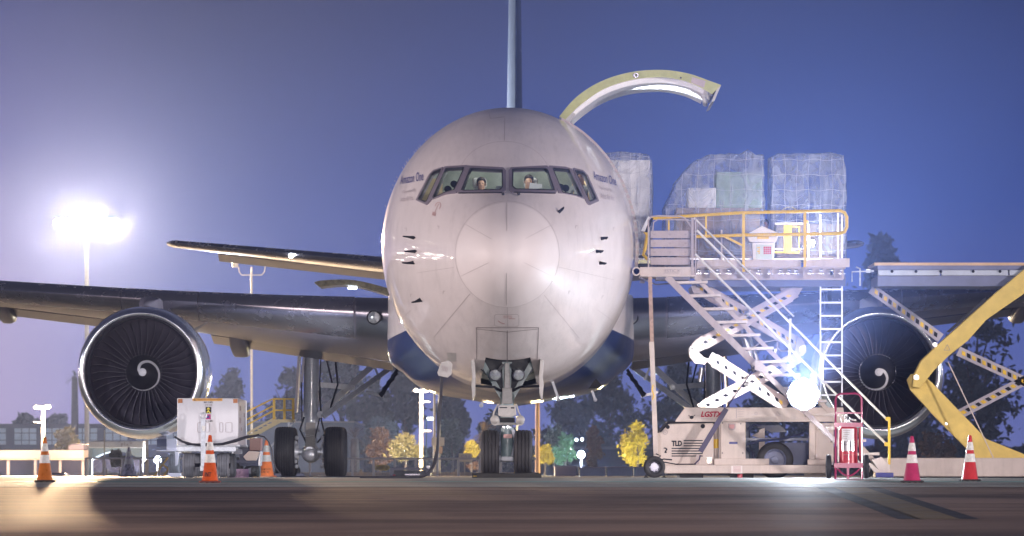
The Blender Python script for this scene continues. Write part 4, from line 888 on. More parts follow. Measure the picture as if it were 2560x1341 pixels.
for dd in (LD+.55, LD+2.6):
    for i, (a, b) in enumerate(ARMS): arm(a, b, .235, dd+(.13 if i % 2 else 0))
    m = MB(); m.slab([(1755, 838), (1738, 850), (1720, 873), (1723, 892), (1737, 910), (1762, 912), (1775, 898), (1760, 893), (1748, 882), (1750, 866), (1763, 850)], dd-.09, .12); kn = m.build('knuckle_plate', ARMG, ldr, bev=.01)
    m = MB(); m.lathe([(0, .0), (-.03, .03), (-.03, .05), (0, .06)], P(1730, 873, dd-.09), n=20); m.build('pivot_pin', BRASS, kn)
    m = MB(); m.slab([(1990, 838), (2004, 846), (2016, 868), (2016, 880), (2008, 890), (1992, 896), (1985, 880), (1990, 862)], dd-.09, .12); kn = m.build('knuckle_plate', ARMG, ldr, bev=.01)
    m = MB(); m.lathe([(0, .0), (-.03, .03), (-.03, .05), (0, .06)], P(2005, 873, dd-.09), n=20); m.build('pivot_pin', BRASS, kn)
    for q in ((1868, 785), (1868, 961)):
        m = MB(); m.lathe([(.1, .05), (-.02, .05), (-.03, .03), (-.03, 0)], P(*q, dd-.08), n=20); m.build('pivot_pin', BRASS, ldr)
m = MB(); m.slab([(1728, 716), (1748, 712), (1750, 733), (1735, 735)], LD+.4, 2.3); m.slab([(1950, 716), (2010, 716), (1995, 740), (1955, 740)], LD+.7, .2); m.build('arm_bracket', ARMG, ldr)
for a_ in ((P(1848, 805, LD+1.2), P(1890, 930, LD+1.2), .07), (P(1860, 805, LD+1.5), P(1900, 925, LD+1.5), .05), (P(1755, 920, LD+1.8), P(1750, 955, LD+1.8), .05)):
    m = MB(); m.cyl(*a_); m.build('lift_cylinder', BRASS, ldr)
m = MB(); m.tube([P(1860, 885, LD+.3), P(1900, 858, LD+.3), P(1942, 850, LD+.3), P(1944, 870, LD+.3), P(1952, 878, LD+.3), P(1980, 878, LD+.3)], .012); m.build('hose_guide', CREAM, ldr)
# platform
m = MB()
for x0, x1 in ((1742, 1852), (1862, 2003), (2012, 2124)): m.slab([(x0, 653), (x0+6, 650), (x1-6, 650), (x1, 653), (x1, 668), (x0, 668)] if x1 < 2100 else [(x0, 650), (x1, 646), (x1, 668), (x0, 668)], LD-.2, .16)
pf = m.build('platform_kerb', CREAM, ldr, bev=.008)
m = MB(); m.pbox(1742, 668, 2114, 672, LD-.1, 3.6); m.pbox(1742, 672, 2110, 698, LD-.02, .1); m.pbox(1742, 696, 2108, 700, LD-.12, 3.8)
for x in (1774, 1860, 1925, 2008, 2085, 2104): m.pbox(x, 672, x+3, 697, LD-.14, .13)
m.build('platform_deck', CREAM2, ldr)
m = MB(); m.pbox(1742, 701, 2102, 717, LD, 3.4); m.pbox(2100, 690, 2114, 715, LD+.2, .4); m.build('platform_underframe', pm('slate underframe', (.10, .11, .20), .5, var=.2), ldr)
for x in (1746, 1768, 1794, 1822, 1843, 1872, 1898, 1925, 1952, 1973, 1990, 2026, 2053, 2079, 2105):
    m = MB(); c = P(x, 677, LD-.06); m.cyl(c+Vector((-.035, 0, 0)), c+Vector((.035, 0, 0)), .035, n=12); m.bar(c+Vector((-.06, -.02, -.06)), c+Vector((.06, -.02, -.06)), .012, .02); m.tube([c+Vector((.02, -.03, 0)), c+Vector((.03, -.03, -.07)), c+Vector((.06, -.03, -.09))], .010, 6); m.build('roller', BRASS, ldr)
m = MB(); m.cyl(P(2079, 684, LD-.15), P(2079, 684, LD), .035); m.build('end_cap', BLK, ldr)
def rail(mb, pts, d, w, mat=None): mb.tube([P(x, y, d) for x, y in pts], w, 10)
RD = LD-.24
m = MB(); rail(m, [(1614, 585), (1616, 560), (1630, 547), (1660, 544), (1858, 532), (2010, 529), (2100, 527), (2112, 532), (2117, 543), (2117, 568), (2112, 580), (2100, 584), (2010, 586), (1858, 588), (1738, 592)], RD, .034)
rail(m, [(1612, 577), (1618, 590), (1612, 625), (1608, 637), (1620, 650)], RD, .034)
m.build('guard_rail', YEL, ldr)
for x, y0, y1 in ((1859, 530, 680), (2012, 528, 668), (1765, 540, 590), (1672, 544, 576)):
    m = MB(); m.bar(P(x, y0, RD-.02), P(x, y1, RD-.02), .055 if y1 > 600 else .035, .05); m.build('rail_post', YEL, ldr)
m = MB(); m.bar(P(1806, 589, RD), P(1858, 615, RD), .045, .04); m.build('rail_brace', YEL, ldr)
m = MB(); rail(m, [(1858, 532), (1864, 520), (1904, 519), (1918, 531)], RD+3, .014); rail(m, [(1950, 530), (1966, 519), (1982, 519), (1997, 530)], RD+3, .014); rail(m, [(1735, 634), (1800, 631)], RD+2.8, .03); rail(m, [(1700, 575), (1797, 570)], RD+2.8, .02); m.build('far_rail', pm('pale yellow rail', (.75, .62, .25), .45), ldr)
for x, y0 in ((2051, 536), (2095, 533), (2105, 537), (2021, 560), (1804, 575)):
    m = MB(); m.bar(P(x, y0, LD+.6), P(x, 655, LD+.6), .035, .035); m.build('stanchion', CREAM, ldr)
m = MB(); m.pbox(1937, 557, 2012, 562, LD+.9, .04); m.pbox(1937, 621, 2012, 625, LD+.9, .04); m.build('cross_rail', CREAM, ldr)
m = MB(); m.pbox(1960, 564, 1979, 633, LD+.85, .05); m.bar(P(1979, 567, LD+.9), P(1998, 567, LD+.9), .02, .02); m.bar(P(1998, 566, LD+.9), P(1998, 632, LD+.9), .02, .02); m.bar(P(1935, 631, LD+.9), P(1998, 632, LD+.9), .03, .02); m.build('yellow_guide', YEL, ldr)
m = MB(); m.slab([(1880, 607), (1937, 607), (1935, 650), (1882, 650)], LD+.2, .4); m.slab([(1865, 587), (1905, 565), (1948, 584), (1940, 606), (1874, 606)], LD+.1, .6); cs = m.build('control_desk', pm('control desk white', (.74, .72, .74), .45), ldr, bev=.01)
m = MB(); m.pbox(1890, 612, 1931, 648, LD+.19, .02); m.build('desk_panel', pm('pale green panel', (.52, .60, .58), .5), cs)
m = MB()
for i in range(4):
    for j in range(4): m.pbox(1909+i*4.9, 617+j*4.9, 1913+i*4.9, 621+j*4.9, LD+.18, .02)
m.build('red_buttons', REDP, cs)
m = MB()
for j in range(4): m.pbox(1893+(j % 2)*3, 618+j*4.6, 1900, 621+j*4.6, LD+.18, .02)
m.build('amber_buttons', YEL, cs)
m = MB(); m.pbox(1893, 590, 1922, 598, LD+.09, .02); m.build('amber_placard', YEL, cs)
m = MB(); m.sph(P(2017, 555, LD+.7), .035, 12); m.build('amber_beacon', glow('amber lamp', (.9, .35, .08), .8), ldr)
m = MB(); m.slab([(1603, 577), (1620, 541), (1625, 543), (1612, 580)], LD-.3, .3); m.build('bumper', pm('white bumper', (.7, .7, .7), .5), ldr)
m = MB(); m.slab([(1612, 580), (1626, 545), (1634, 546), (1618, 582)], LD-.28, .25); m.build('bumper_pad', BLK, ldr)
m = MB()
for x in (2051, 2105): m.bar(P(x, 716, LD+.1), P(x, 1015, LD+.1), .03, .04)
ld = m.build('ladder', STEEL, ldr)
for k in range(9):
    m = MB(); m.bar(P(2051, 724+k*33, LD+.12), P(2105, 724+k*33, LD+.12), .035, .05); m.build('rung', STEEL, ld)
m = MB(); m.pbox(2069, 716, 2080, 770, LD+.3, .05); m.build('ladder_bracket', BLK, ldr)
m = MB(); m.bar(P(2009, 1000, LD-.15), P(2009, 990, 125.9), .05, .05); m.lathe([(.06, 0), (.06, .3), (0, .32), (0, 0)], P(2009, 986, 125.87), n=32); wl = m.build('work_light', BLK, ldr)
for dx, dy, lr in ((0, 0, .17), (-27, 0, .10), (27, 0, .10), (0, -27, .10), (0, 27, .10), (-19, -19, .09), (19, -19, .09), (-19, 19, .09), (19, 19, .09)):  # ring of lenses widened to imitate the glare around the lamp
        m = MB(); m.lathe([(-.06, 0), (-.05, lr*.7), (-.02, lr*.93), (.0, lr)], P(2009+dx, 986+dy, 125.86), n=24); m.build('lit_lens', glow('work lamp glow', (.80, .88, 1), 450), wl)
lamp('SPOT', 'work_light_glow', P(2009, 986, 125.6), 170000, (.72, .78, 1), .10, (0, 0, 37), 34, 1)
m = MB(); m.cyl(P(2030, 607, LD+.5), P(2030, 607, LD+.42), .05); m.build('small_work_light', glow('small lamp glow', (.85, .92, 1), 350), ldr)
lamp('POINT', 'small_light_glow', P(2030, 607, LD+.3), 60, (.8, .88, 1), .05)
# --- access stair
SD = 126.2
st = thing('access_stair', 'steep cream access stair with handrails on small wheels in front of the cargo loader', 'access stair', (PX(1930, SD), SD, 0))
m = MB()
for k in range(4): m.pbox(1626, 577+k*22.2, 1725, 596+k*22.2, SD, .05)
m.build('gate_panel', GREYP, st, bev=.008)
for k in range(3):
    for x in (1636, 1675, 1714):
        m = MB(); m.ext([P(x-4, 585+k*22.2, SD-.004), P(x+4, 585+k*22.2, SD-.004), P(x, 589+k*22.2, SD-.004)], Vector((0, .003, 0))); m.build('panel_mark', SEAM, st)
m = MB(); rail(m, [(1621, 680), (1621, 552), (1628, 542), (1645, 540), (1700, 541), (1712, 546), (1732, 573)], SD-.02, .016); rail(m, [(1632, 577), (1634, 556), (1645, 549), (1722, 550)], SD-.02, .013); m.build('gate_hoop', GREYP, st)
for x, w in ((1731, .045), (1739, .025)):
    m = MB(); m.bar(P(x, 545, SD-.03), P(x, 690, SD-.03), w, .05); m.build('gate_post', GREYP, st)
m = MB(); m.pbox(1600, 668, 1737, 690, SD-.04, .10); m.pbox(1600, 688, 1740, 692, SD-.06, 1.2); bb = m.build('landing_beam', CREAM, st, bev=.008)
m = MB(); text(m, 'ESTIC', rect(1662, 673.5, 1690, 681), tx(SD-.048), 0, .01)
text(m, 'x', rect(1692, 674, 1700, 680), tx(SD-.048)); m.bar(P(1659, 683, SD-.045), P(1697, 683, SD-.045), .008, .005); m.build('sign_lettering', SEAM, bb, fixn=False)
m = MB(); m.lathe([(-.1, .06), (-.1, .085), (.3, .085), (.3, .06), (-.1, .06)], P(1591, 679, SD-.05), n=24); m.build('bumper_roller', CREAM, st)
m = MB(); m.lathe([(-.06, .06), (.2, .0)], P(1591, 679, SD-.05), n=24); m.build('roller_core', NAVY, st)
m = MB(); m.bar(P(1625, 692, SD), P(1630, 858, SD), .075, .06); m.build('upper_post', RUST, st)
m = MB(); m.bar(P(1629, 855, SD-.04), P(1641, 1163, SD-.04), .095, .08); m.build('lower_post', CREAM, st)
m = MB(); m.tube([P(1633, 962, SD-.1), P(1630, 975, SD-.12), P(1635, 990, SD-.1), P(1631, 1000, SD-.12)], .012); m.build('cable_tie', YEL, st)
m = MB(); m.pbox(1640, 692, 1725, 700, SD+.1, .9); m.tube([P(1600, 695, SD), P(1640, 712, SD+.3), P(1690, 708, SD+.4)], .015); m.tube([P(1600, 704, SD+.1), P(1612, 706, SD+.1)], .03); m.build('landing_frame', pm('dull underside', (.18, .17, .22), .5), st)
def stair_pt(x0, y0, t): return (x0+t, y0+t*1.03)
m = MB(); m.bar(P(1667, 692, SD), P(1888, 912, SD), .13, .05); m.bar(P(1884, 905, SD-.07), P(2165, 1178, SD-.07), .10, .05)
m.slab([(1887, 898), (1898, 902), (1925, 925), (1915, 933), (1887, 925)], SD-.1, .1); m.build('stringer', GREYP, st, bev=.006)
m = MB(); m.bar(P(1735, 690, SD+.55), P(2020, 972, SD+.55), .085, .05); m.bar(P(2010, 960, SD+.5), P(2196, 1165, SD+.5), .085, .05); m.slab([(1789, 739), (1800, 737), (1806, 752), (1796, 758), (1786, 750)], SD+.5, .08); m.build('stringer', CREAM, st, bev=.006)
for k in range(14):
    y = 706+33*k; xl = 1680+33*k*1.0; m = MB(); m.bar(P(xl+2, y+2, SD+.28), P(xl+88, y, SD+.28), .055, .5); m.build('stair_tread', CREAM, st, bev=.005)
m = MB(); rail(m, [(1738, 580), (1742, 576), (1965, 797), (2220, 1052)], SD-.05, .024); rail(m, [(1738, 636), (2218, 1113)], SD-.05, .024); m.build('hand_rail', pm('cream rail', (.70, .66, .60), .45), st)
m = MB(); rail(m, [(1985, 792), (1735, 545)], SD+.7, .018); m.build('hand_rail', pm('cream rail', (.70, .66, .60), .45), st)
m = MB(); m.bar(P(1976, 797, SD-.05), P(1973, 905, SD-.05), .045, .04); m.build('rail_post', CREAM, st)
m = MB(); m.bar(P(2223, 1045, SD-.05), P(2223, 1162, SD-.05), .05, .05); m.pbox(2214, 1043, 2226, 1052, SD-.08, .08); m.pbox(2211, 1106, 2224, 1116, SD-.08, .08); m.build('end_post', YEL, st, bev=.01)
m = MB(); m.slab([(2180, 1150), (2205, 1143), (2225, 1165), (2225, 1182), (2200, 1184)], SD-.1, .7); m.slab([(2165, 1155), (2180, 1160), (2205, 1185), (2190, 1186)], SD-.12, .1); m.build('stair_foot', CREAM, st, bev=.01)
m = MB(); m.pbox(2190, 1182, 2234, 1194, SD-.2, .9); m.build('stair_kerb', NAVY, st, bev=.01)
wheel(st, (PX(1636, SD-.1), SD-.1, .215), .215, .13, (0, 1, 0), TYRE, 3, BAREDK, .56)
wheel(st, (PX(2168, SD-.1), SD+.3, .17), .17, .10, (.3, 1, 0), TYRE, 3, CREAM2, .56)
m = MB(); m.slab([(1609, 1196), (1615, 1186), (1622, 1196)], SD-.2, .2); m.slab([(1652, 1196), (1660, 1187), (1668, 1196)], SD-.2, .2); tag(m.build('wheel_chock', RUB), 'dark pair of wedges under the small front wheel of the access stair', 'wheel chock')
m = MB(); rail(m, [(1644, 1160), (1662, 1156), (1690, 1161), (1740, 1161)], SD-.15, .012); rail(m, [(1650, 1150), (1660, 1148), (1680, 1150)], SD-.15, .014); m.tube([P(1640, 1150, SD-.1), P(1652, 1140, SD-.2), P(1640, 1135, SD-.1)], .012); m.build('brake_lever', BLK, st)
# ================================================================== wrapped cargo on the platform and in the door
PALM = pm('aluminium pallet', (.5, .5, .54), .35, metal=.8); CTN = pm('carton board', (.34, .26, .22), .8, var=.25, scale=4); CTNG = pm('greenish sacks', (.32, .42, .36), .8, var=.3, scale=3)
def cargo(x0, x1, ytop, shape, d, dep, label, boxes):
    t = thing('wrapped_pallet', label, 'cargo pallet', (PX((x0+x1)/2, d), d, PZ(652, d)), 'pallets wrapped in plastic film')
    m = MB(); m.pbox(x0, 645, x1, 651, d, dep); m.build('pallet_base', PALM, t, bev=.01)
    m = MB(); n = 9; rings = []
    S = subdiv(shape, 6); rnd = random.Random(x0)
    for i in range(n):
        f = i/(n-1); dy = dep*f; sc_ = 1-.04*(2*f-1)**4
        cx = sum(p[0] for p in S)/len(S); cy = sum(p[1] for p in S)/len(S)
        rings.append([P(cx+(x-cx)*sc_+noise.noise(Vector((x*.05, y*.05, i*.7)))*5, min(645, cy+(y-cy)*sc_+noise.noise(Vector((x*.06+9, y*.06, i*.7)))*4), d)+Vector((0, dy, 0)) for x, y in S])
    m.loft(rings); m.build('plastic_wrap', FILM, t, fixn=True, ang=25)
    for k, (bx0, by0, bx1, by1, mt) in enumerate(boxes):
        m = MB(); m.pbox(bx0, by0, bx1, by1, d+.15, dep-.3); m.build('carton', mt, t, bev=.02)
    m = MB(); nn = 7; pts = []
    def runs(pts, r=.0045):                               # keep only the stretches that lie over the wrapped load
        cur = []
        for x, y in pts+[(-9, -9)]:
            if inpoly(x, y, shape): cur.append((x, y))
            else:
                if len(cur) > 1: m.tube([P(a, b, d-.06) for a, b in cur], r, 4)
                cur = []
    for i in range(nn): x = x0+8+(x1-x0-16)*i/(nn-1); runs([(x+1.5*math.sin(i+y_*.06), y_) for y_ in range(int(ytop)-20, 642, 8)])
    for j in range(7):
        y = ytop+16+j*38; runs([(x0+2+(x1-x0-4)*u/24, y+2*math.sin(u*.8+j)) for u in range(25)])
    m.build('cargo_net', pm('white net', (.42, .42, .47), .8), t)
    return t
cargo(1657, 1914, 383, [(1657, 644), (1660, 520), (1690, 452), (1730, 405), (1775, 384), (1850, 382), (1870, 372), (1892, 384), (1912, 386), (1914, 500), (1914, 644)], LD+1.0, 1.9, 'plastic-wrapped round-shouldered cargo pallet standing on the loader platform behind the yellow rail', [(1690, 520, 1900, 645, CTN), (1790, 430, 1905, 520, CTNG), (1720, 470, 1790, 520, GLASSW)])
cargo(1470, 1632, 378, [(1470, 644), (1470, 378), (1560, 377), (1620, 384), (1632, 400), (1634, 644)], LD+1.2, 2.0, 'tall white film-wrapped cargo pallet half inside the cargo door', [(1480, 400, 1625, 640, GLASSW)])
cargo(1925, 2118, 384, [(1925, 644), (1925, 390), (1950, 383), (2080, 380), (2112, 388), (2118, 420), (2118, 644)], LD+1.3, 1.7, 'tall film-wrapped cargo pallet at the outer end of the loader platform', [(1940, 560, 2105, 645, CTN)])
# ================================================================== second loader at the right edge
LR = 129.5
l2 = thing('cargo_loader', 'second loader at the right edge with thick bent yellow arms and low cream base', 'cargo loader', (PX(2420, LR), LR, 0))
m = MB(); m.pbox(2208, 1145, 2660, 1192, LR-.4, 2.6); m.build('base_body', CREAM, l2, bev=.02)
m = MB(); m.pbox(2215, 1191, 2660, 1195, LR-.2, 2.2); m.build('base_underside', DARK, l2)
m = MB(); m.pbox(2186, 657, 2680, 664, LR, 2.4); m.build('platform_edge', TAN, l2)
m = MB(); m.pbox(2194, 664, 2680, 675, LR+.05, 2.3); m.pbox(2194, 690, 2680, 716, LR+.08, 2.3); m.build('platform_frame', pm('slate platform paint', (.16, .18, .30), .45, var=.2), l2)
for x0, x1 in ((2196, 2350), (2354, 2520), (2524, 2680)):
    m = MB(); m.pbox(x0, 676, x1, 689, LR, .3); m.build('side_panel', pm('pale side panel', (.45, .50, .60), .4, var=.15), l2)
for x in (2230, 2290, 2352, 2433, 2500, 2580):
    m = MB(); m.cyl(P(x, 679, LR-.03), P(x, 679, LR+.05), .03); m.build('bolt', BLK, l2)
m = MB(); m.tube([P(2140, 668, LR), P(2150, 672, LR), P(2150, 715, LR)], .02); m.tube([P(2130, 705, LR), P(2130, 680, LR), P(2185, 678, LR)], .016); m.pbox(2166, 673, 2176, 682, LR, .1); m.build('end_fitting', STEEL, l2)
YA = LR-.1
m = MB(); m.slab([(2284, 938), (2302, 902), (2344, 862), (2382, 828), (2466, 752), (2600, 640), (2660, 640), (2560, 735), (2466, 800), (2420, 852), (2372, 890), (2334, 928), (2300, 972), (2280, 968)], YA, .28); YEL2 = pm('paler yellow paint', (.74, .56, .17), .6, var=.12, scale=4, spec=.3)  # paler and less saturated than the other yellow paint
ya = m.build('yellow_lift_arm', YEL2, l2, bev=.02)
m = MB(); m.slab([(2268, 950), (2278, 936), (2300, 932), (2328, 955), (2466, 1098), (2600, 1236), (2540, 1236), (2440, 1145), (2330, 1034), (2276, 975)], YA+.32, .25)
for v in m.v:
    if v.z < .35: v.z = .35
yb = m.build('yellow_lift_arm', YEL2, l2, bev=.0)
for q, r in (((2291, 944), .055), ((2337, 862), .05), ((2366, 1060), .03)):
    m = MB(); m.lathe([(.1, r), (-.03, r), (-.03, r*.5), (-.015, r*.45), (-.015, 0)], P(*q, YA), n=24); m.build('pivot_pin', BRASS, l2)
m = MB()
for a, b in (((2360, 876), (2369, 862)), ((2369, 862), (2375, 876)), ((2375, 876), (2360, 876))): m.bar(P(*a, YA-.005), P(*b, YA-.005), .008, .01)
m.build('triangle_mark', SEAM, ya)
m = MB(); m.slab([(2366, 830), (2466, 742), (2464, 755), (2374, 832)], YA-.02, .05); m.build('arm_edge', DARK, ya)
for a, b in (((2178, 722), (2352, 846)), ((2395, 878), (2660, 1000)), ((2395, 1038), (2660, 900))):
    A = P(*a, LR+1.6); B = P(*b, LR+1.6); t = (B-A).normalized(); nrm = Vector((t.z, 0, -t.x)); m = MB(); m.bar(A, B, .20, .08); ar = m.build('scissor_arm', pm('faded arm paint', (.42, .40, .48), .5), l2, bev=.006)
    m = MB()
    for i in range(1, int((B-A).length/.115)):
        q = A+t*(i*.115)+Vector((0, -.045, 0)); m.ext([q-nrm*.04-t*.05, q-nrm*.04+t*.03, q+nrm*.04+t*.07, q+nrm*.04-t*.01], Vector((0, -.006, 0)), i % 2)
    m.build('hazard_marking', [BLK, YEL], ar)
m = MB(); m.bar(P(2370, 905, LR-.3), P(2500, 1180, LR-.3), .02, .03); m.build('hand_rail', CREAM, l2)
# ================================================================== wheeled fire extinguisher
ED = 121.6; ez0 = gz(ED)
fx = thing('wheeled_fire_extinguisher', 'red wheeled fire extinguisher in a hooped tubular frame, upright on the apron beside the stair', 'fire extinguisher', (PX(2131, ED), ED, ez0))
m = MB(); rail(m, [(2089, 1200), (2089, 1000), (2092, 990), (2100, 985), (2138, 984), (2148, 987), (2154, 996), (2155, 1200)], ED, .020); m.pbox(2088, 1031, 2154, 1035, ED-.02, .03); m.pbox(2085, 1057, 2156, 1068, ED-.03, .03); m.pbox(2085, 1158, 2157, 1170, ED-.03, .04); m.pbox(2117, 1170, 2123, 1199, ED-.02, .03)
m.tube([P(2093+ (2150-2093)*k/16, 1172+18*math.sin(math.pi*k/16), ED-.01) for k in range(17)], .016); m.pbox(2086, 1197, 2156, 1200, ED, .25); m.build('tube_frame', pm('magenta red frame', (.32, .02, .10), .35, coat=.5), fx)
m = MB(); c = P(2121, 1165, ED+.22); zt = PZ(1062, ED)-c.z; m.lathe([(0, 0), (0, .15), (.03, .178), (zt-.08, .178), (zt-.02, .13), (zt, .06), (zt+.02, 0)], c, (0, 0, 1), 36); m.build('cylinder', REDP, fx)
def cylp(x, y, off=.004, cx=2121, r=.178):
    X = PX(x, ED); cc = P(cx, 1100, ED+.22); dx = max(min(X-cc.x, r*.98), -r*.98); return Vector((X, cc.y-math.sqrt(r*r-dx*dx)-off, PZ(y, ED)))
def cyl_patch(name, x0, y0, x1, y1, mat, par, off=.003):
    m = MB(); m.loft([[cylp(x0+(x1-x0)*i/10, y, off) for i in range(11)] for y in (y0, y1)], caps=False, closed=False); return m.build(name, mat, par, fixn=False)
lb = cyl_patch('instruction_label', 2105, 1072, 2136, 1103, pm('label paper', (.74, .78, .82), .5), fx)
m = MB()
for k in range(5): m.loft([[cylp(2108+i*2.2+(k % 3), y, .006) for i in range(9-k)] for y in (1076+k*5, 1077+k*5)], caps=False, closed=False)
m.build('label_lines', SEAM, lb, fixn=False)
cyl_patch('steel_band', 2104, 1103, 2137, 1128, BRASS, fx)
m = MB(); m.add([cylp(2102, 1137, .006), cylp(2120, 1130, .006), cylp(2137, 1137, .006), cylp(2120, 1144, .006)], [(0, 1, 2), (0, 2, 3)]); dm = m.build('diamond_badge', pm('badge white', (.8, .8, .8), .4), fx, fixn=False)
m = MB(); text(m, 'AMEREX', rect(2109, 1135.5, 2131, 1138.5), lambda x, y: cylp(x, y, .012)); m.build('badge_lettering', SEAM, dm, fixn=False)
m = MB(); m.cyl(P(2115, 1062, ED+.2), P(2115, 1036, ED+.2), .03); m.cyl(P(2123, 1048, ED+.15), P(2141, 1052, ED+.15), .025); m.build('valve', BRASS, fx)
m = MB(); m.tube([P(2104, 1058, ED), P(2100, 1045, ED), P(2108, 1038, ED), P(2112, 1048, ED), P(2120, 1040, ED)], .016); m.build('discharge_tube', BRASS, fx)
m = MB(); m.tube([P(2096, 1070, ED+.1), P(2095, 1155, ED+.1)], .016); m.build('hose', REFL, fx)
m = MB(); m.tube([P(2150, 1070, ED+.12), P(2152, 1150, ED+.12)], .03); m.build('nitrogen_bottle', REDP, fx)
for x in (2073, 2167): wheel(fx, (PX(x, ED), ED+.25, .235+gz(ED+.25)), .235, .095, ngroove=3, mat=pm('blue-lit tyre rubber', (.05, .055, .07), .6))
m = MB(); m.cyl((PX(2066, ED), ED+.25, .235+gz(ED+.25)), (PX(2176, ED), ED+.25, .235+gz(ED+.25)), .02); m.build('axle', BLK, fx)
# ================================================================== traffic cones
def cone(label, px, ytop, ybase, d, body, grp='traffic cones set out around the aircraft', txt=None, base=RUB, w=1.0, lean=0):
    z0 = gz(d); H = (ybase-ytop)*d/F; c = Vector((PX(px, d), d, z0)); t = thing('traffic_cone', label, 'traffic cone', c, grp)
    rb, rt = .150*w, .030; th = .035
    m = MB(); m.lathe([(th-.01, rb+.02), (th+.01, rb), (H*.985, rt), (H, rt*.8), (H, 0)], c, (0, 0, 1), 40); bd = m.build('cone_body', body, t, ang=50)
    for a, b in ((.42, .60), (.68, .855)):
        m = MB(); r = lambda f: rb+(rt-rb)*(f*H-th)/(H*.985-th)+.004; m.lathe([(a*H, r(a)-.003), (a*H, r(a)), (b*H, r(b)), (b*H, r(b)-.003)], c, (0, 0, 1), 40); m.build('reflective_band', REFL, bd)
    m = MB(); bs = .20*w; m.loft([[c+Vector((x*f, y*f, z)) for x, y in [(bs*math.copysign(min(1, abs(math.cos(a))*1.32), math.cos(a)), bs*math.copysign(min(1, abs(math.sin(a))*1.32), math.sin(a))) for a in [2*math.pi*(k+.5)/24 for k in range(24)]]] for z, f in ((.008, .97), (.012, 1), (.030, 1), (.038, .9))])
    for sx in (-1, -.33, .33, 1):
        for sy in (-1, 1): m.box(c.x+sx*bs*.8-.02, c.x+sx*bs*.8+.02, c.y+sy*bs*.8-.02, c.y+sy*bs*.8+.02, z0-.004, z0+.012)
    m.build('cone_base', base, t)
    if txt:
        m = MB(); q = txt[1]
        def on(x, y):
            X = PX(x, d)-c.x; Z = PZ(y, d)-z0; r = rb+(rt-rb)*(Z-th)/(H*.985-th); X = max(min(X, r*.98), -r*.98); return c+Vector((X, -math.sqrt(r*r-X*X)-.004, Z))
        for s_, qq in zip(txt[0], q): text(m, s_, qq, on, 0, .02)
        m.build('cone_lettering', BLK, bd, fixn=False)
    return t
cone('dull orange-brown traffic cone with two silver bands, leftmost on the near apron', 112, 1093, 1206, 117.5, pm('brown orange plastic', (.52, .15, .02), .3, coat=.5, var=.2, scale=8), w=.96)
cone('orange-red traffic cone standing before the white power unit', 525, 1090, 1209, 116.8, pm('orange red plastic', (.62, .10, .02), .3, coat=.5, var=.2, scale=8), txt=(['INT'], [[(513, 1181), (529, 1181), (529, 1192), (512, 1192)]]), base=pm('red-brown rubber', (.15, .03, .02), .6))
cone('bright orange traffic cone standing beside the left main wheels', 666, 1102, 1195, 146.0, pm('bright orange plastic', (.90, .25, .08), .4, var=.15, scale=8), txt=(['I I A I I I I I', 'I I I I I I'], [rect(655, 1171, 676, 1176), rect(655, 1178, 673, 1183)]), base=pm('pale orange rubber', (.6, .22, .12), .6), w=1.15)
cone('magenta-tinted traffic cone standing right of the fire extinguisher', 2280, 1093, 1209, 117.0, pm('magenta cone plastic', (.42, .035, .12), .35, coat=.4, var=.15, scale=8), w=1.04)
cone('plain red traffic cone in front of the yellow lift arms at the right', 2425, 1088, 1203, 118.5, pm('red cone plastic', (.55, .04, .05), .35, coat=.4, var=.15, scale=8), w=1.0)
cone('small red and white cone beyond the foot of the stair', 2264, 1120, 1145, 240, REDP, w=.6)
cone('silvery wrapped cone under the left engine', 322, 1120, 1195, 168, pm('silver wrap', (.55, .52, .58), .3, metal=.3, var=.5, scale=12), w=1.3)
# ================================================================== ground power unit on its trailer
GD = 132.
gp = thing('ground_power_unit', 'white box-shaped ground power unit numbered 3928 on a galvanised towed trailer', 'ground power unit', (PX(520, GD), GD, 0))
m = MB(); m.pbox(443, 996, 596, 1113, GD, 4.2); hs = m.build('housing', pm('cold white housing', (.66, .67, .72), .4, coat=.3, var=.06), gp, bev=.015)
def gt(body, q, mat, bold=0, nm='lettering'):
    m = MB(); text(m, body, q, tx(GD-.006), 0, bold); return m.build(nm, mat, hs, fixn=False)
m = MB(); m.pbox(481, 996.5, 556, 1003, GD-.005, .01); m.build('warning_strip', pm('amber strip', (.80, .42, .08), .5), hs)
m = MB(); m.ext([P(484, 1002, GD-.008), P(487, 998, GD-.008), P(490, 1002, GD-.008)], Vector((0, .004, 0))); m.build('triangle_mark', BLK, hs)
gt('WARNING KEEP 5 FT CLEAR OF AIRCRAFT', rect(492, 998, 554, 1001.5), pm('brown print', (.12, .05, .02), .5)); gt('MAX 10 MPH', rect(510, 1004, 532, 1008), BLK, .02); gt('3928', rect(512, 1010, 530, 1016), SEAM); gt('MAX 10 MPH', rect(510, 1051, 532, 1055), BLK, .02)
m = MB(); m.pbox(514, 1018, 528, 1034, GD-.006, .01); bs_ = m.build('warning_sticker', BLK, hs)
m = MB(); m.ext([P(516, 1024, GD-.01), P(521, 1018.5, GD-.01), P(526, 1024, GD-.01)], Vector((0, .003, 0))); m.bar(P(517, 1032, GD-.008), P(522, 1026, GD-.008), .02, .004); m.bar(P(520, 1028, GD-.008), P(526, 1033, GD-.008), .02, .004); m.build('sticker_mark', pm('sticker yellow', (.8, .7, .08), .5), bs_)
m = MB(); m.pbox(513, 1036, 527, 1049, GD-.006, .01); bs_ = m.build('magenta_sticker', pm('magenta sticker', (.40, .03, .20), .5), hs)
m = MB(); m.pbox(517, 1039.5, 523, 1045.5, GD-.01, .006); m.build('sticker_mark', NAVY, bs_)
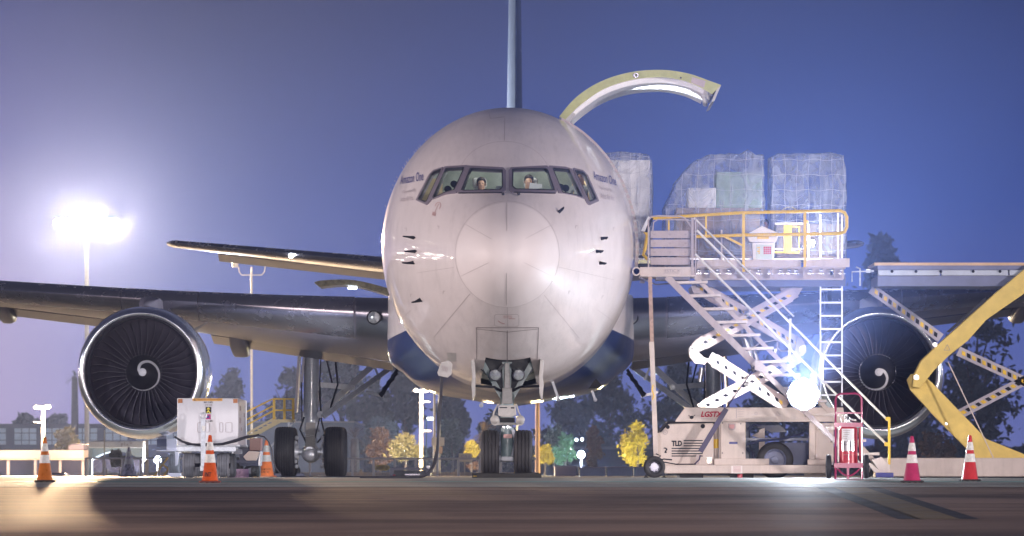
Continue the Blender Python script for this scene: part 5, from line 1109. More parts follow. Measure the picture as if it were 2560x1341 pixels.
for x in (445, 583):
    m = MB(); m.pbox(x, 998, x+11, 1008, GD-.005, .01); m.build('reflector', pm('amber reflector', (.45, .16, .04), .3), hs)
for a in ((494, 1057, 505, 1081), (514, 1057, 523, 1081), (549, 1057, 557, 1081), (564, 1057, 580, 1081)):
    m = MB(); x0, y0, x1, y1 = a
    m.tube([P(x, y, GD-.004) for x, y in ((x0+2, y0), (x1-2, y0), (x1, y0+2), (x1, y1-2), (x1-2, y1), (x0+2, y1), (x0, y1-2), (x0, y0+2))], .0045, 6, closed=True); m.build('door_handle_recess', SEAM if x0 < 530 else GREYL, hs)
for y0, y1, dd in ((1014, 1026, .7), (1044, 1058, .5), (1068, 1076, 1.2), (1030, 1040, 2.6)):
    m = MB(); X = PX(596, GD); m.box(X-.002, X+.008, GD+dd, GD+dd+.5, PZ(y1, GD), PZ(y0, GD)); m.build('side_fitting', SEAM, hs)
m = MB(); m.bar(P(442, 1123, GD-.2), P(590, 1123, GD-.2), .10, .1, up=(0, 1, 0)); m.bar(P(445, 1120, GD+4), P(595, 1120, GD+4), .10, .1); m.box(PX(450, GD), PX(455, GD), GD-.15, GD+4, .5, .6); m.box(PX(580, GD), PX(585, GD), GD-.15, GD+4, .5, .6); m.pbox(440, 1112, 600, 1117, GD+.1, 4); m.build('trailer_frame', STEEL, gp, bev=.006)
m = MB(); m.bar(P(508, 1168, GD-.45), P(508, 1047, GD-.35), .095, .08); m.tube([P(509+7*math.sin(2*math.pi*k/18), 1040-7*math.cos(2*math.pi*k/18), GD-.35) for k in range(18)], .018, 8, closed=True); m.pbox(500, 1165, 516, 1178, GD-.4, .3); tb = m.build('tow_bar', STEEL, gp, bev=.004)
m = MB(); m.slab([(504, 1065), (514, 1065), (512, 1078), (506, 1078)], GD-.48, .03); m.build('tag', REFL, tb)
for x, dd in ((471, 0), (557, 0), (471, 3.2), (557, 3.2)): wheel(gp, (PX(x, GD), GD+.25+dd, .26), .26, .25, mat=TYREL, ngroove=4)
m = MB(); m.cyl((PX(455, GD), GD+.25, .26), (PX(575, GD), GD+.25, .26), .04); m.pbox(502, 1168, 575, 1172, GD+.2, .08); m.build('axle', BLK, gp)
m = MB(); m.tube([P(x, y, GD-.28) for x, y in ((436, 1092), (455, 1104), (480, 1111), (520, 1113), (556, 1110), (590, 1100), (615, 1092), (640, 1090), (648, 1087))], .022, 8); m.build('output_cable', CABLE, gp)
m = MB(); m.tube([P(x, y, GD-.26) for x, y in ((440, 1094), (470, 1112), (520, 1110), (556, 1112), (590, 1104), (612, 1096), (644, 1089))], .018, 8); m.tube([P(x, y, GD-.2) for x, y in ((644, 1089), (660, 1092), (672, 1105), (680, 1125), (682, 1150), (690, 1172), (702, 1185))], .014, 8); m.build('output_cable', CABLE, gp)
# low tractor behind the power unit
TD = 137.
tr = thing('tow_tractor', 'low dark tow tractor with brown box and chrome mudguard parked behind the white power unit', 'tractor', (PX(630, TD), TD, 0))
m = MB(); m.pbox(596, 1100, 625, 1118, TD, 1.2); m.pbox(598, 1118, 650, 1165, TD+.3, 1.2); m.pbox(570, 1150, 650, 1158, TD+.2, .4); m.build('chassis', pm('navy chassis', (.05, .055, .10), .5, var=.3), tr, bev=.01)
m = MB(); m.pbox(624, 1096, 652, 1127, TD, .9); m.build('brown_box', pm('brown enamel', (.16, .08, .07), .35, var=.15), tr, bev=.01)
m = MB(); m.slab([(608, 1142), (622, 1128), (650, 1130), (640, 1152), (616, 1152)], TD-.05, .4); m.build('mudguard', pm('beige guard', (.5, .42, .38), .4), tr, bev=.01)
m = MB(); m.pbox(571, 1173, 622, 1197, TD-.4, .03); m.pbox(568, 1195, 624, 1198, TD-.45, .2); m.build('mud_flap', pm('mirror pink plate', (.45, .30, .42), .15, metal=.9, var=.4, scale=3), tr)
for x in (637, 592): wheel(tr, (PX(x, TD), TD+.6, .22), .22, .2, ngroove=4)
m = MB(); m.cyl(P(652, 1130, TD), P(650, 1165, TD), .04); m.build('lamp_post', STEEL, tr)
ct = thing('baggage_dolly', 'pale flat dolly with grey tyres seen left of the power unit', 'dolly', (PX(420, 140), 140, 0))
m = MB(); m.pbox(392, 1098, 416, 1117, 140, 1.5); m.build('dark_cabinet', pm('navy chassis', (.05, .055, .10), .5), ct)
m = MB(); m.pbox(416, 1098, 442, 1126, 140.2, 1.6); m.pbox(390, 1126, 442, 1129, 140, 1.5); m.slab([(437, 1130), (448, 1130), (444, 1162), (438, 1166)], 139.9, .1); m.build('cabinet', pm('pale lilac steel', (.5, .5, .6), .4), ct, bev=.01)
for x in (432,): wheel(ct, (PX(x, 140), 140.6, .27), .27, .24, mat=TYREL, ngroove=4)
m = MB(); m.pbox(424, 1128, 436, 1162, 140.5, .2); m.build('suspension', STEEL, ct)
m = MB(); m.pbox(420, 1183, 452, 1192, 139.6, .3); m.build('step', pm('pale lilac steel', (.5, .5, .6), .4), ct)
# chocks
for q, lbl in (([(674, 1196), (679, 1184), (700, 1184), (708, 1196)], 'grey rubber chock before the left main wheels, nearest the small orange cone'), ([(736, 1196), (742, 1184), (757, 1184), (767, 1196)], 'dark chock between the two left main wheels')):
    m = MB(); m.slab(q, 146.2, .25); tag(m.build('wheel_chock', pm('slate rubber', (.10, .11, .16), .7), bev=.01), lbl, 'wheel chock')
ck = thing('wheel_chock', 'long black bar chock laid across in front of the nose wheels', 'wheel chock', (PX(1275, 124.3), 124.3, 0))
m = MB(); m.pbox(1192, 1184, 1354, 1196.5, 124.2, .22); m.pbox(1180, 1183, 1262, 1196, 124.5, .2); m.pbox(1300, 1182, 1348, 1185, 124.6, .2); cb2 = m.build('chock_bar', RUB, ck, bev=.01)
m = MB(); m.pbox(1183, 1190, 1192, 1191.5, 124.49, .01); m.build('yellow_mark', YEL, ck)
# power cable from the nose to the apron
m = MB(); CDp = [(1104, 944, 123.9), (1103, 975, 123.9), (1102, 1000, 123.9), (1098, 1050, 123.8), (1095, 1090, 123.7), (1094, 1120, 123.6), (1091, 1148, 123.5), (1080, 1172, 123.4), (1062, 1189, 123.3), (1040, 1193, 123.2), (980, 1194, 123.2), (900, 1194, 123.4)]
cbp = smooth_ring([(x, y) for x, y, d in CDp], 4); m.tube([P(p.x, p.y, 123.9-.6*i/len(cbp)) for i, p in enumerate(cbp)], .028, 10)
pcab = m.build('power_cable', CABLE); tag(pcab, 'thick black cable hanging from the nose panel and running left along the apron', 'cable')
m = MB(); m.tube([P(p.x-2-3*math.sin(i*.5), p.y, 123.85-.6*i/len(cbp)) for i, p in enumerate(cbp[8:30])], .016, 8); m.build('cable_strand', CABLE, pcab)
m = MB(); m.tube([P(x, y, 146) for x, y in ((700, 1193), (730, 1194), (800, 1194), (860, 1193.5), (930, 1194), (1000, 1193))], .03, 8); tag(m.build('power_cable', CABLE), 'dark cable lying flat along the apron past the left main wheels', 'cable')
# ================================================================== yellow stairs behind
YD = 151.
ys = thing('boarding_steps', 'yellow-railed mobile steps leading up to a small platform behind the power unit', 'mobile steps', (PX(680, YD), YD, 0))
for dd in (0, 1.0):
    m = MB()
    for a, b in (((600, 1038), (681, 998)), ((600, 1058), (681, 1016)), ((600, 1072), (684, 1027))): m.bar(P(*a, YD+dd), P(*b, YD+dd), .035, .035)
    m.bar(P(681, 998, YD+dd), P(735, 998, YD+dd), .035, .035); m.bar(P(684, 1026, YD+dd), P(735, 1026, YD+dd), .035, .035)
    m.build('hand_rail', YEL, ys)
for x in (685, 711, 733):
    m = MB(); m.bar(P(x, 996, YD-.02), P(x, 1050, YD-.02), .06, .05); m.build('rail_post', YEL, ys)
m = MB(); m.pbox(680, 1049, 733, 1056, YD-.05, 1.1)
for dd in (0, 1.0): m.bar(P(600, 1107, YD+dd), P(700, 1052, YD+dd), .10, .05); m.bar(P(604, 1092, YD+dd), P(690, 1044, YD+dd), .05, .04)
for k in range(7): m.pbox(610+k*11, 1092-k*6.4, 624+k*11, 1094-k*6.4, YD, 1.0)
m.build('stair_flight', pm('pale yellow paint', (.75, .62, .35), .5), ys)
m = MB()
for x in (640, 722):
    for dd in (0, 1.0): m.bar(P(x, 1056 if x > 700 else 1085, YD+dd), P(x, 1190, YD+dd), .05, .05)
m.bar(P(645, 1150, YD), P(735, 1056, YD), .04, .04); m.build('support_leg', STEEL, ys)
for x in (625, 735): wheel(ys, (PX(x, YD), YD+.1, .15), .15, .08, (0, 1, 0), ngroove=2)
# ================================================================== distance: masts, buildings, fence, trees
def mast(name, label, cat, d, poles, heads, mat, group=None, emit=None):
    t = thing(name, label, cat, P(poles[0][0], HY, d)-Vector((0, 0, HC)), group)
    m = MB()
    for x, y0, w in poles[:1]: m.tube([Vector((PX(x, d), d, -.02)), P(x, y0, d)], [w*d/F/2*1.15, w*d/F/2*.9], 14)
    m.build('pole', mat, t)
    for seg in poles[1:]:
        m = MB(); m.tube([P(a, b, d) for a, b in seg[0]], seg[1]*d/F/2, 8); m.build('arm', mat, t)
    for (x, y, w, h, g) in heads:
        m = MB(); c = P(x, y, d); W_ = w*d/F/2; H_ = h*d/F/2; m.loft([[c+Vector((W_*f*math.cos(a), W_*.8*f*math.sin(a), zz*H_)) for a in [2*math.pi*k/20 for k in range(20)]] for zz, f in ((-1, .75), (-.7, 1), (.5, .95), (1, .4))])
        hd = m.build('lamp_head', pm('lamp housing', (.5, .5, .5), .5), t)
        if g:
            m = MB(); m.loft([[c+Vector((W_*f*math.cos(a), -W_*.3+W_*.8*f*math.sin(a), zz*H_)) for a in [2*math.pi*k/20 for k in range(20)]] for zz, f in ((-1.3, .5), (-1.0, .8), (-.2, .98), (.1, .8))]); m.build('lit_lens', g, hd)
    return t
CONP = pm('pale concrete pole', (.50, .47, .42), .7, var=.15); GALP = pm('grey mast steel', (.45, .45, .48), .5, var=.15)
FLG = glow('floodlight glow', (1, .90, .75), 300); WARMG = glow('warm lamp glow', (1, .78, .55), 25); WHTG = glow('cool lamp glow', (.85, .95, 1), 20)
f1 = mast('flood_light_mast', 'tall mast at the left whose crossbar carries a row of blazing floodlights', 'light mast', 262, [(217, 560, 11), ([(140, 562), (300, 562)], 5)], [], CONP)
for i, x in enumerate((148, 168, 188, 246, 266, 286)):
    m = MB(); c = P(x, 556, 262); m.lathe([(.25, .10), (.1, .17), (0, .20), (-.02, .18)], c, (.12*(x > 217)-.02, -1, -.35), 20); hd = m.build('flood_lamp', pm('lamp housing', (.5, .5, .5), .5), f1)
    m = MB(); m.sph(c+Vector((0, -.15, -.05)), .21, 14, sc_=(1, .4, .9)); m.build('lit_lens', FLG, hd)
lamp('SPOT', 'flood_mast_beam', P(168, 556, 260.5), 200000, (1, .68, .40), .5, (-8, 140, 2), 70)
lamp('SPOT', 'flood_mast_beam', P(266, 556, 260.5), 200000, (1, .68, .40), .5, (6, 130, 0), 70)
mast('lamp_post', 'grey post with two upswept arms and a white dome camera below the tailplane', 'lamp post', 250, [(629, 668, 6), ([(597, 668), (598, 680), (604, 688), (654, 688), (661, 680), (663, 666)], 3)], [(588, 662, 16, 14, None)], GALP)
mast('street_lamp', 'short glowing double-headed street lamp above the leftmost cone', 'street lamp', 236, [(108, 1022, 9), ([(108, 1057), (84, 1056)], 3)], [(95, 1018, 22, 8, WARMG), (118, 1017, 18, 8, WARMG)], pm('warm painted post', (.7, .6, .5), .5), 'street lamps beyond the apron')
mast('street_lamp', 'glowing double-headed street lamp with two side brackets, left of the nose cable', 'street lamp', 238, [(1053, 982, 9), ([(1053, 1005), (1075, 1005)], 3), ([(1053, 1078), (1077, 1078)], 4)], [(1040, 976, 14, 9, None), (1060, 976, 24, 8, WARMG)], pm('warm painted post', (.7, .6, .5), .5), 'street lamps beyond the apron')
lamp('POINT', 'street_lamp_glow', P(106, 1028, 235), 5000, (1, .75, .5), .2); lamp('POINT', 'street_lamp_glow', P(1055, 988, 237), 2500, (1, .75, .5), .2)
p3 = mast('sign_pole', 'pale pole with a square sign plate right behind the hanging nose cable', 'pole', 228, [(1086, 975, 6)], [], CONP)
m = MB(); m.pbox(1079, 1094, 1111, 1115, 227.9, .05); m.build('sign_plate', pm('pale sign plate', (.6, .58, .52), .6), p3)
m = MB(); m.pbox(1097, 1117, 1106, 1134, 227.9, .05); m.build('small_plate', TAN, p3)
mast('pole', 'pale pole just right of the square sign pole', 'pole', 230, [(1098, 975, 6)], [], CONP)
mast('street_lamp', 'small teal street lamp with an oval white head behind the pale poles', 'street lamp', 260, [(1066, 1048, 3), ([(1066, 1048), (1070, 1045)], 2)], [(1076, 1045, 17, 8, WHTG)], pm('teal post', (.06, .12, .16), .5), 'street lamps beyond the apron')
mast('utility_pole', 'orange-lit wooden utility pole right of the nose wheels', 'utility pole', 232, [(1344, 985, 11)], [], pm('orange brown wood', (.36, .20, .11), .8, var=.2))
mast('pole', 'thin pale pole rising behind the right nose wheel', 'pole', 236, [(1293, 1040, 5)], [], CONP)
mast('pole', 'pale post under the left engine, right of the wrapped cone', 'pole', 215, [(367, 1100, 8)], [], CONP)
mast('pole', 'thin flagless pole with a hanging tan board left of the wrapped cone', 'pole', 214, [(261, 1076, 3)], [(260, 1166, 8, 26, None)], CONP)
sg_ = thing('road_sign', 'white rectangular sign reading E21 on a short post', 'sign', (PX(1164, 212), 212, 0))
m = MB(); m.pbox(1147, 1134, 1180, 1155, 212, .04); sp = m.build('sign_board', pm('sign white', (.62, .60, .52), .5), sg_, bev=.01)
m = MB(); text(m, 'E21', rect(1153, 1139, 1174, 1150), tx(211.985), 0, .02); m.build('sign_lettering', GREYL, sp, fixn=False)
m = MB(); m.pbox(1160, 1155, 1163, 1194, 212.05, .05); m.build('post', CONP, sg_)
lp = []
for px, py, d, r, lab in ((1453, 1137, 270, .14, 'star-bright white lamp low beyond the apron, right of the nose wheels'), (394, 1150, 230, .12, 'star-bright white lamp low behind the tow trailer at the left')):
    t = thing('ground_flood_light', lab, 'flood light', (PX(px, d), d, 0)); m = MB(); m.lathe([(.2, .06), (.05, r), (0, r*1.15)], P(px, py, d), n=20); m.bar(P(px, py, d+.1), Vector((PX(px, d), d+.1, 0)), .06, .06); m.build('housing', BLK, t)
    m = MB(); m.lathe([(-.06, 0), (-.05, r*.7), (0, r)], P(px, py, d), n=20); m.build('lit_lens', glow('star lamp glow', (.88, .94, 1), 300), t); lamp('POINT', 'flood_glow', P(px, py, d-.4), 4500, (.8, .88, 1), .1)
for px, py in ((1441, 1100), (1455, 1099)):
    m = MB(); m.sph(P(px, py, 330), .07, 10); tag(m.build('distant_lamp', glow('tiny lamp', (.75, .85, 1), 20)), 'tiny bluish lamp among the dark trees above the star-bright lamp', 'lamp', 'pair of tiny lamps among the trees')
# fences
def fence(label, d, x0, x1, yt, step, name='chain_link_fence'):
    t = thing(name, label, 'fence', (PX(x0, d), d, 0)); m = MB(); m.tube([P(x0, yt, d), P(x1, yt, d)], .03, 8); m.build('top_rail', GALP, t)
    x = x0
    while x <= x1:
        m = MB(); m.tube([Vector((PX(x, d), d, 0)), P(x, yt-1, d)], .04, 8); m.build('post', GALP, t); x += step
    m = MB(); X0, X1 = PX(x0, d), PX(x1, d); Z = PZ(yt, d); n = int((X1-X0)/.35)
    for i in range(n):
        a = X0+(X1-X0)*i/n; m.bar((a, d, 0.02), (min(a+Z, X1), d, Z), .006, .006); m.bar((min(a+Z, X1), d, 0.02), (a, d, Z), .006, .006)
    m.build('wire_mesh', GALP, t)
fence('chain link fence with a grey top rail behind the nose wheels and left gear', 205, 775, 1340, 1147, 53)
fence('chain link fence with a thin top rail behind the left engine', 206, 214, 470, 1146, 46)
bf = thing('board_fence', 'low pale board fence running behind the chain link fence', 'fence', (PX(800, 222), 222, 0))
m = MB(); x = 235
while x < 1340:
    m.pbox(x, 1181+1.5*noise.noise(Vector((x*.1, 0, 0))), x+7, 1194, 222, .05); x += 7.6
m.build('boards', pm('pale fence board', (.46, .38, .28), .8, var=.3, scale=2), bf)
for x in (267, 305, 842, 902, 1140):
    m = MB(); m.pbox(x-3, 1174, x+3, 1194, 221.8, .12); m.build('post', pm('pale fence board', (.46, .38, .28), .8, var=.3, scale=2), bf)
# buildings
def bld(name, label, cat, d): return thing(name, label, cat, (0, d, 0))
WIN_G = pm('pale lit glazing', (.38, .46, .56), .3, emit=.25, var=.2, scale=.5); BEIGE = pm('beige stucco', (.42, .33, .30), .8, var=.1, scale=.5)
b = bld('hangar', 'long dark hangar with tall pale glazed bays behind the left engine', 'hangar', 330)
m = MB(); m.pbox(-60, 1060, 470, 1192, 331, 30); m.build('wall', pm('slate wall', (.14, .15, .22), .7, var=.15, scale=.3), b)
m = MB(); m.slab([(-70, 1068), (-60, 1060), (470, 1060), (476, 1068)], 330, 32); m.build('roof', pm('dark roof', (.16, .17, .24), .7), b)
for i, x in enumerate(range(-40, 440, 19)):
    if i % 4 == 3: continue
    for y0, y1 in ((1071, 1082), (1084, 1100), (1102, 1112)):
        m = MB(); m.pbox(x, y0, x+16.5, y1, 330.9, .05); m.build('window', WIN_G, b)
b = bld('low_building', 'low beige flat-roofed building with dark open bays behind the leftmost cone', 'building', 240)
m = MB(); m.pbox(-40, 1126, 210, 1148, 240, 8); m.build('roof_band', BEIGE, b, bev=.03)
m = MB(); m.pbox(-40, 1148, 210, 1150, 239.9, 8); m.build('soffit', TAN, b)
for x in (20, 88, 150, 207):
    m = MB(); m.pbox(x-3, 1150, x+3, 1192, 240.1, .3); m.build('column', BEIGE, b)
m = MB(); m.pbox(-40, 1150, 210, 1192, 244, .2); m.build('back_wall', pm('dusky wall', (.13, .11, .16), .8), b)
m = MB(); m.slab([(170, 1127), (170, 1114), (180, 1110), (211, 1110), (211, 1127)], 240.5, 4); m.build('roof_tank', pm('dull plum metal', (.16, .12, .14), .6), b, bev=.05)
b = bld('canopy_building', 'brightly lit white canopy with faint lettering under the left engine', 'building', 225)
m = MB(); m.pbox(221, 1103, 357, 1120, 225, 3); cn = m.build('canopy', pm('canopy white', (.75, .78, .82), .5), b, bev=.03)
for pts in ([(296, 1105), (299, 1106)], [(303, 1117), (304, 1109), (308, 1109), (307, 1113), (304, 1113)], [(311, 1106), (312, 1114)], [(318, 1110), (316, 1115), (321, 1112)], [(325, 1105), (327, 1110), (330, 1106)]):
    m = MB(); m.tube([P(x, y, 224.97) for x, y in pts], .012, 5); m.build('faded_sign_stroke', GREYL, cn)
m = MB()
arc = [(221, 1121)]+[(221+136*k/14, 1168-40*math.sin(math.pi*(.12+.76*k/14))) for k in range(15)]+[(357, 1121)]
m.slab(arc, 225.6, 2); m.pbox(222, 1120, 230, 1192, 225.4, .4); m.build('arched_wall', pm('pale blue cladding', (.42, .52, .60), .5, var=.1), b)
m = MB(); m.pbox(222, 1150, 357, 1192, 229, .2); m.build('back_wall', pm('dusky wall', (.13, .11, .16), .8), b)
b = bld('warehouse', 'plain blue-grey warehouse wall behind the left main wheels', 'warehouse', 300)
m = MB(); m.pbox(610, 1056, 886, 1192, 300, 20); m.build('wall', pm('blue grey sheet wall', (.24, .28, .36), .6, var=.06, scale=.4), b)
m = MB(); m.pbox(608, 1053.5, 888, 1057, 299.8, 20.4); m.build('roof', GALP, b)
b = bld('long_shed', 'long dark shed among the trees behind the nose wheels', 'shed', 320)
m = MB(); m.pbox(1100, 1122, 1660, 1192, 320, 12); m.build('wall', pm('night shed wall', (.06, .07, .13), .8), b)
m = MB(); m.slab([(1095, 1124), (1110, 1117), (1650, 1117), (1665, 1124)], 319.6, 13); m.build('roof', pm('dark roof', (.16, .17, .24), .7), b)
# carts and vehicles on the far apron
for i, (x0, x1, y0, lab) in enumerate(((1387, 1441, 1167, 'pinkish box cart with a flat lid, leftmost of the pale carts beyond the nose wheels'), (1449, 1513, 1170, 'white box cart second from the left beyond the nose wheels, under the star-bright lamp'), (1517, 1581, 1169, 'pale lilac box cart third from the left, beside the yellow tree'), (1586, 1650, 1169, 'pale box cart partly hidden by the small black wheel of the stair'))):
    t = thing('box_cart', lab, 'cart', (PX((x0+x1)/2, 205), 205, 0), 'pale box carts parked beyond the aircraft'); m = MB(); m.pbox(x0, y0, x1, 1191, 205, 2.2); m.build('box', pm('cart pink' if i == 0 else 'cart white', (.56, .48, .54) if i == 0 else (.58, .62, .74), .5, var=.08), t, bev=.03)
    m = MB(); m.pbox(x0-2, y0-2, x1+2, y0+1, 204.9, 2.4); m.build('lid', pm('cart lid', (.5, .46, .55), .5), t)
    for sx in (x0+8, x1-8):
        for dd in (0, 1.7): wheel(t, (PX(sx, 205), 205.1+dd, .06), .06, .05, (0, 1, 0), ngroove=2)
t = thing('pickup_truck', 'dark pickup truck seen from behind with chrome bar across its open bed', 'truck', (PX(1028, 200), 200, 0))
m = MB(); m.slab([(974, 1192), (974, 1172), (978, 1169), (1068, 1169), (1076, 1172), (1076, 1192), (1064, 1192), (1064, 1176), (984, 1176), (984, 1192)], 200, 3.5); m.build('body_frame', pm('grey truck paint', (.22, .22, .30), .35, coat=.6), t, bev=.02)
m = MB(); m.pbox(984, 1177, 1064, 1192, 200.5, 3); m.build('dark_glass', pm('dark glass', (.02, .02, .04), .1), t)
m = MB(); m.pbox(1012, 1185, 1050, 1189, 199.9, .2); m.build('bumper_trim', BARE, t)
m = MB(); m.sph(P(985, 1190, 199.8), .05, 8); m.build('tail_lamp', REDP, t)
m = MB(); m.pbox(1066, 1165, 1074, 1174, 200, .1); m.build('mirror', BARE, t)
for x in (986, 1062): wheel(t, (PX(x, 200), 200.6, .1), .1, .12, ngroove=2)
t = thing('parked_car', 'low lilac-grey car roof showing beside the leftmost cone', 'car', (PX(150, 215), 215, 0))
m = MB(); m.slab([(95, 1193), (95, 1186), (108, 1184), (118, 1182), (150, 1182), (163, 1186), (168, 1189), (168, 1193)], 215, 1.7); m.build('body', pm('lilac car paint', (.25, .22, .30), .3, coat=.8), t, bev=.03)
m = MB(); m.slab([(112, 1186), (120, 1183.3), (148, 1183.3), (156, 1186)], 214.98, .02); m.build('window', DARK, t)
for x in (108, 156): wheel(t, (PX(x, 215), 215.1, .07), .07, .06, (0, 1, 0), ngroove=2)
t = thing('yellow_stand', 'small yellow folding stand beside the star-bright lamp at the left', 'stand', (PX(400, 200), 200, 0))
for a, b in (((420, 1144), (384, 1193)), ((404, 1160), (421, 1172)), ((421, 1172), (408, 1193))):
    m = MB(); m.bar(P(*a, 200), P(*b, 200), .05, .05); m.build('strut', YEL, t)
# trees
def leafmat(name, col): return pm(name, col, .75, var=.45, scale=.9)
def tree(label, px, d, ytop, wpx, mat, group='trees beyond the apron', ybot=1160, n=90, lobes=None, name='leafy_tree', seed=0, leaf=.16, barem=None):
    rnd = random.Random(int(px*7+seed)); base = Vector((PX(px, d), d, 0)); H = PZ(ytop, d); Wd = wpx*d/F/2; zb = max(PZ(ybot, d), .3)
    t = thing(name, label, 'tree', base, group); bark = pm('bark', (.10, .085, .09), .9, var=.3)
    m = MB(); top = base+Vector((0, 0, H*.7)); m.tube([base, base+Vector((Wd*.08, 0, H*.35)), top], [H*.03, H*.02, H*.008], 8)
    for k in range(7):
        a = rnd.uniform(0, 6.28); z = H*rnd.uniform(.3, .65); r = Wd*rnd.uniform(.4, .8); m.tube([base+Vector((0, 0, z)), base+Vector((math.cos(a)*r*.5, math.sin(a)*r*.5, z+H*.08)), base+Vector((math.cos(a)*r, math.sin(a)*r, z+H*rnd.uniform(.12, .28)))], [H*.012, H*.008, H*.003], 6)
    m.build('trunk', bark, t); m = MB(); zc = (H+zb)/2; hh = (H-zb)/2
    LB = [(Vector((rnd.uniform(-.75, .75), rnd.uniform(-.7, .7), rnd.uniform(-.8, .9))), rnd.uniform(.22, .5)) for _ in range(11)]+[(Vector((rnd.uniform(-.15, .15), 0, .95)), .2), (Vector((0, 0, 0)), .5)]
    for k in range(n):
        while True:
            u = Vector((rnd.uniform(-1, 1), rnd.uniform(-1, 1), rnd.uniform(-1, 1)))
            if u.length < 1: break
        lc, lr = LB[k % len(LB)]; u = lc+u*lr
        sh = 1-.45*max(u.z, 0)**1.5; c = base+Vector((u.x*Wd*sh*.92, u.y*Wd*sh*.92, zc-0+u.z*hh*.92)); R0 = (Wd+hh)*rnd.uniform(.05, .16)
        for q in range(26):
            v = Vector((rnd.gauss(0, 1), rnd.gauss(0, 1), rnd.gauss(0, .8)))*R0*.55; p = c+v; s_ = leaf*rnd.uniform(.6, 1.3)*(.6+.4*H/6); e = Vector((rnd.gauss(0, 1), rnd.gauss(0, 1), rnd.gauss(0, 1))).normalized(); f = e.orthogonal().normalized()
            m.add([p-e*s_, p+f*s_*.5, p+e*s_, p-f*s_*.5], [(0, 1, 2, 3)])
    m.build('crown', mat, t, fixn=False); return t
DKG = leafmat('dark foliage', (.075, .105, .13)); MDG = leafmat('grey green foliage', (.04, .06, .05)); OLV = leafmat('olive foliage', (.13, .12, .05)); YLG = leafmat('yellow foliage', (.42, .36, .05)); GRN = leafmat('fresh green foliage', (.07, .15, .09)); BRN = leafmat('brown foliage', (.12, .07, .045))
TR = [
 ('olive bushy tree between the street lamp and the left engine', 165, 245, 1075, 66, OLV, 1130), ('low dark tree mass above the hangar roof beside the street lamp', 140, 370, 1045, 80, DKG, 1070),
 ('dark tree above the hangar roof left of the engine', 60, 372, 1040, 90, DKG, 1070), ('broad hazy tree right of the left engine, behind the power unit', 575, 360, 940, 130, DKG, 1120), ('hazy dark tree behind the yellow-railed steps', 720, 365, 935, 105, DKG, 1120),
 ('small olive bush in front of the canopy building', 297, 212, 1130, 52, OLV, 1192), ('tall loose eucalyptus with a pale trunk behind the main gear brace', 850, 340, 900, 130, MDG, 1060), ('tall loose tree right of the main gear brace', 935, 345, 950, 110, MDG, 1110),
 ('very tall dark narrow tree under the blue belly', 1012, 340, 915, 76, DKG, 1120), ('dark rounded tree left of the glowing street lamp', 945, 280, 1050, 120, DKG, 1185), ('dull olive tree left of the yellow-lit bushy tree', 950, 245, 1075, 78, BRN, 1185),
 ('yellow-lit bushy tree just left of the glowing street lamp', 1012, 240, 1090, 80, OLV, 1190), ('dark green tree right of the pale poles', 1130, 285, 1055, 80, MDG, 1190), ('pale bare-looking tree above the pale poles', 1130, 350, 985, 90, DKG, 1120),
 ('dark tree directly behind the nose gear', 1240, 300, 1040, 110, DKG, 1180), ('rounded green-lit tree right of the utility pole', 1385, 275, 1075, 66, MDG, 1185), ('bright green drooping shrub left of the star-bright lamp', 1412, 268, 1090, 52, GRN, 1180),
 ('tall dark tree right of the utility pole', 1410, 350, 960, 150, DKG, 1120), ('tall dark tree above the pale carts', 1520, 352, 930, 150, DKG, 1150), ('narrow brown cypress-like tree above the pale carts', 1488, 262, 1070, 36, BRN, 1185),
 ('yellow-green tree lit brightly left of the loader stair wheel', 1592, 236, 1062, 86, YLG, 1172), ('dark tree behind the scissor arms', 1690, 350, 900, 160, DKG, 1120), ('small yellow-lit tree right of the utility pole foot', 1362, 240, 1118, 40, YLG, 1190),
 ('small yellow bush left of the nose wheels, by the sign', 1178, 242, 1106, 40, YLG, 1140), ('tiny yellow bush before the board fence', 955, 214, 1171, 34, YLG, 1192), ('very tall dark tree rising behind the outer end of the loader platform', 2200, 420, 600, 75, DKG, 760),
 ('wide dark tree behind the second loader platform', 2290, 400, 680, 170, DKG, 1150), ('dark tree at the right edge behind the yellow arms', 2440, 380, 760, 200, DKG, 1180), ('dark tree behind the right engine', 2100, 390, 760, 160, DKG, 1180),
 ('dark tree behind the loader ladder', 1950, 385, 850, 170, DKG, 1180), ('brown-leaved tree low behind the second loader base', 2330, 250, 1090, 120, BRN, 1180), ('orange-lit low shrub behind the E21 sign', 1190, 246, 1160, 40, BRN, 1192),
]
for i, (lab, px, d, yt, w, mt, yb_) in enumerate(TR): tree(lab, px, d, yt, w, mt, ybot=yb_, seed=i, n=110 if w > 60 else 70, leaf=.13 if d < 300 else .2)
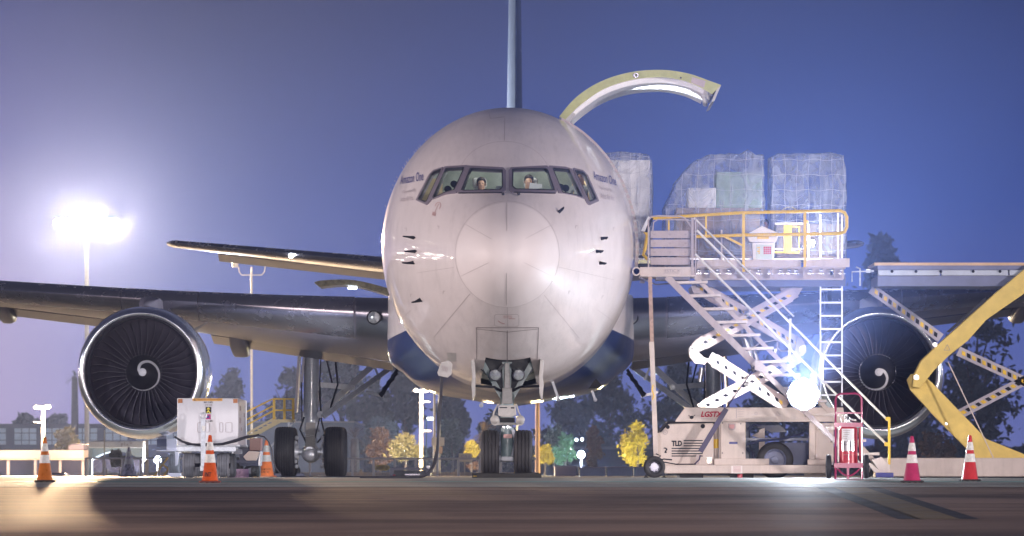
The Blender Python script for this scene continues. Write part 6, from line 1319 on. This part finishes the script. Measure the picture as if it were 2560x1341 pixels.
def palm(label, px, d, ytop, wpx, mat, lit=1):
    rnd = random.Random(px); base = Vector((PX(px, d), d, 0)); H = PZ(ytop, d); t = thing('palm_tree', label, 'palm tree', base, 'palm trees beyond the apron'); c = base+Vector((0, 0, H-wpx*d/F*.35))
    m = MB(); m.tube([base, c], [.22, .15], 10); m.build('trunk', pm('bark', (.10, .085, .09), .9), t); m = MB(); L = wpx*d/F/2
    for k in range(34):
        a = rnd.uniform(0, 6.28); el = rnd.uniform(-.5, 1.4); dr = Vector((math.cos(a)*math.cos(el), math.sin(a)*math.cos(el), math.sin(el))); sd = dr.cross(Vector((0, 0, 1))).normalized(); pts = []
        for j in range(7): f = j/6; pts.append(c+dr*L*f+Vector((0, 0, -L*.35*f*f)))
        for j in range(6):
            w = L*.16*math.sin(math.pi*(j+.7)/7.4)
            for sg2 in (-1, 1):
                for u in range(3): p = pts[j].lerp(pts[j+1], u/3); m.add([p, p+(pts[j+1]-pts[j])*.2, p+sd*sg2*w+dr*L*.12+Vector((0, 0, -w*.3))], [(0, 1, 2)])
    m.build('crown', mat, t, fixn=False)
palm('blurred tall palm beside the outer rim of the left engine', 187, 320, 925, 50, MDG); palm('dark feathery palm right of the left main wheels', 887, 262, 1066, 86, BRN); palm('orange-lit fan palm left of the nose wheels', 1208, 252, 1052, 84, leafmat('orange palm frond', (.30, .20, .08)))
lamp('POINT', 'tree_light', P(1022, 1160, 236), 1200, (1, .8, .4), .3); lamp('POINT', 'tree_light', P(1600, 1165, 232), 1800, (1, .85, .4), .3); lamp('POINT', 'tree_light', P(1195, 1130, 243), 700, (1, .7, .35), .3); lamp('POINT', 'tree_light', P(1360, 1150, 236), 400, (1, .8, .4), .3); lamp('POINT', 'tree_light', P(1425, 1150, 264), 1500, (.75, 1, .9), .3)
wd_ = MB(); rnd = random.Random(5)
for k in range(16000):
    x = rnd.uniform(-100, 2680); y0 = 1118+10*noise.noise(Vector((x*.02, 0, 0))); py = rnd.uniform(y0, 1186); p = P(x, py, 430+rnd.uniform(-5, 5)); e = Vector((rnd.gauss(0, 1), rnd.gauss(0, 1), rnd.gauss(0, 1))).normalized()*.35; f = e.orthogonal().normalized()*.2; wd_.add([p-e, p+f, p+e, p-f], [(0, 1, 2, 3)])
struct(wd_.build('far_wood', DKG, fixn=False), 'stuff', 'continuous dark wood along the horizon')
# terminal lights behind the camera: what the nose paint mirrors
m = MB(); rnd = random.Random(11)
tl = thing('light_row', 'row of small terminal lights far across the field', 'terminal lights', (0, -60, 0))
for k in range(80):
    lft = rnd.random() < .75; az = R(rnd.uniform(98, 154)) if lft else R(rnd.uniform(105, 150)); dd = rnd.uniform(150, 330)
    x = -math.sin(az)*dd if lft else math.sin(az)*dd; y = 122-math.cos(az)*dd; z = 3+abs(rnd.gauss(0, 1))*dd*.035
    m.sph((x, y, z), rnd.choice((.25, .35, .5, .7)), 6)
m.build('lamps', glow('terminal lamp glow', (1, .9, .75), 350), tl); tl['kind'] = 'stuff'

# haze in the night air
m = MB(); m.box(-820, 820, -170, 720, -2, 70); hz = m.build('haze', [])
hm = bpy.data.materials.new('haze'); hm.use_nodes = True; t = hm.node_tree; t.nodes.clear(); o = t.nodes.new('ShaderNodeOutputMaterial'); v = t.nodes.new('ShaderNodeVolumePrincipled')
v.inputs['Color'].default_value = (.36, .50, 1, 1); v.inputs['Density'].default_value = .00042; v.inputs['Anisotropy'].default_value = .55; t.links.new(v.outputs[0], o.inputs['Volume'])
hz.data.materials.append(hm); struct(hz, 'stuff', 'thin blue night haze')
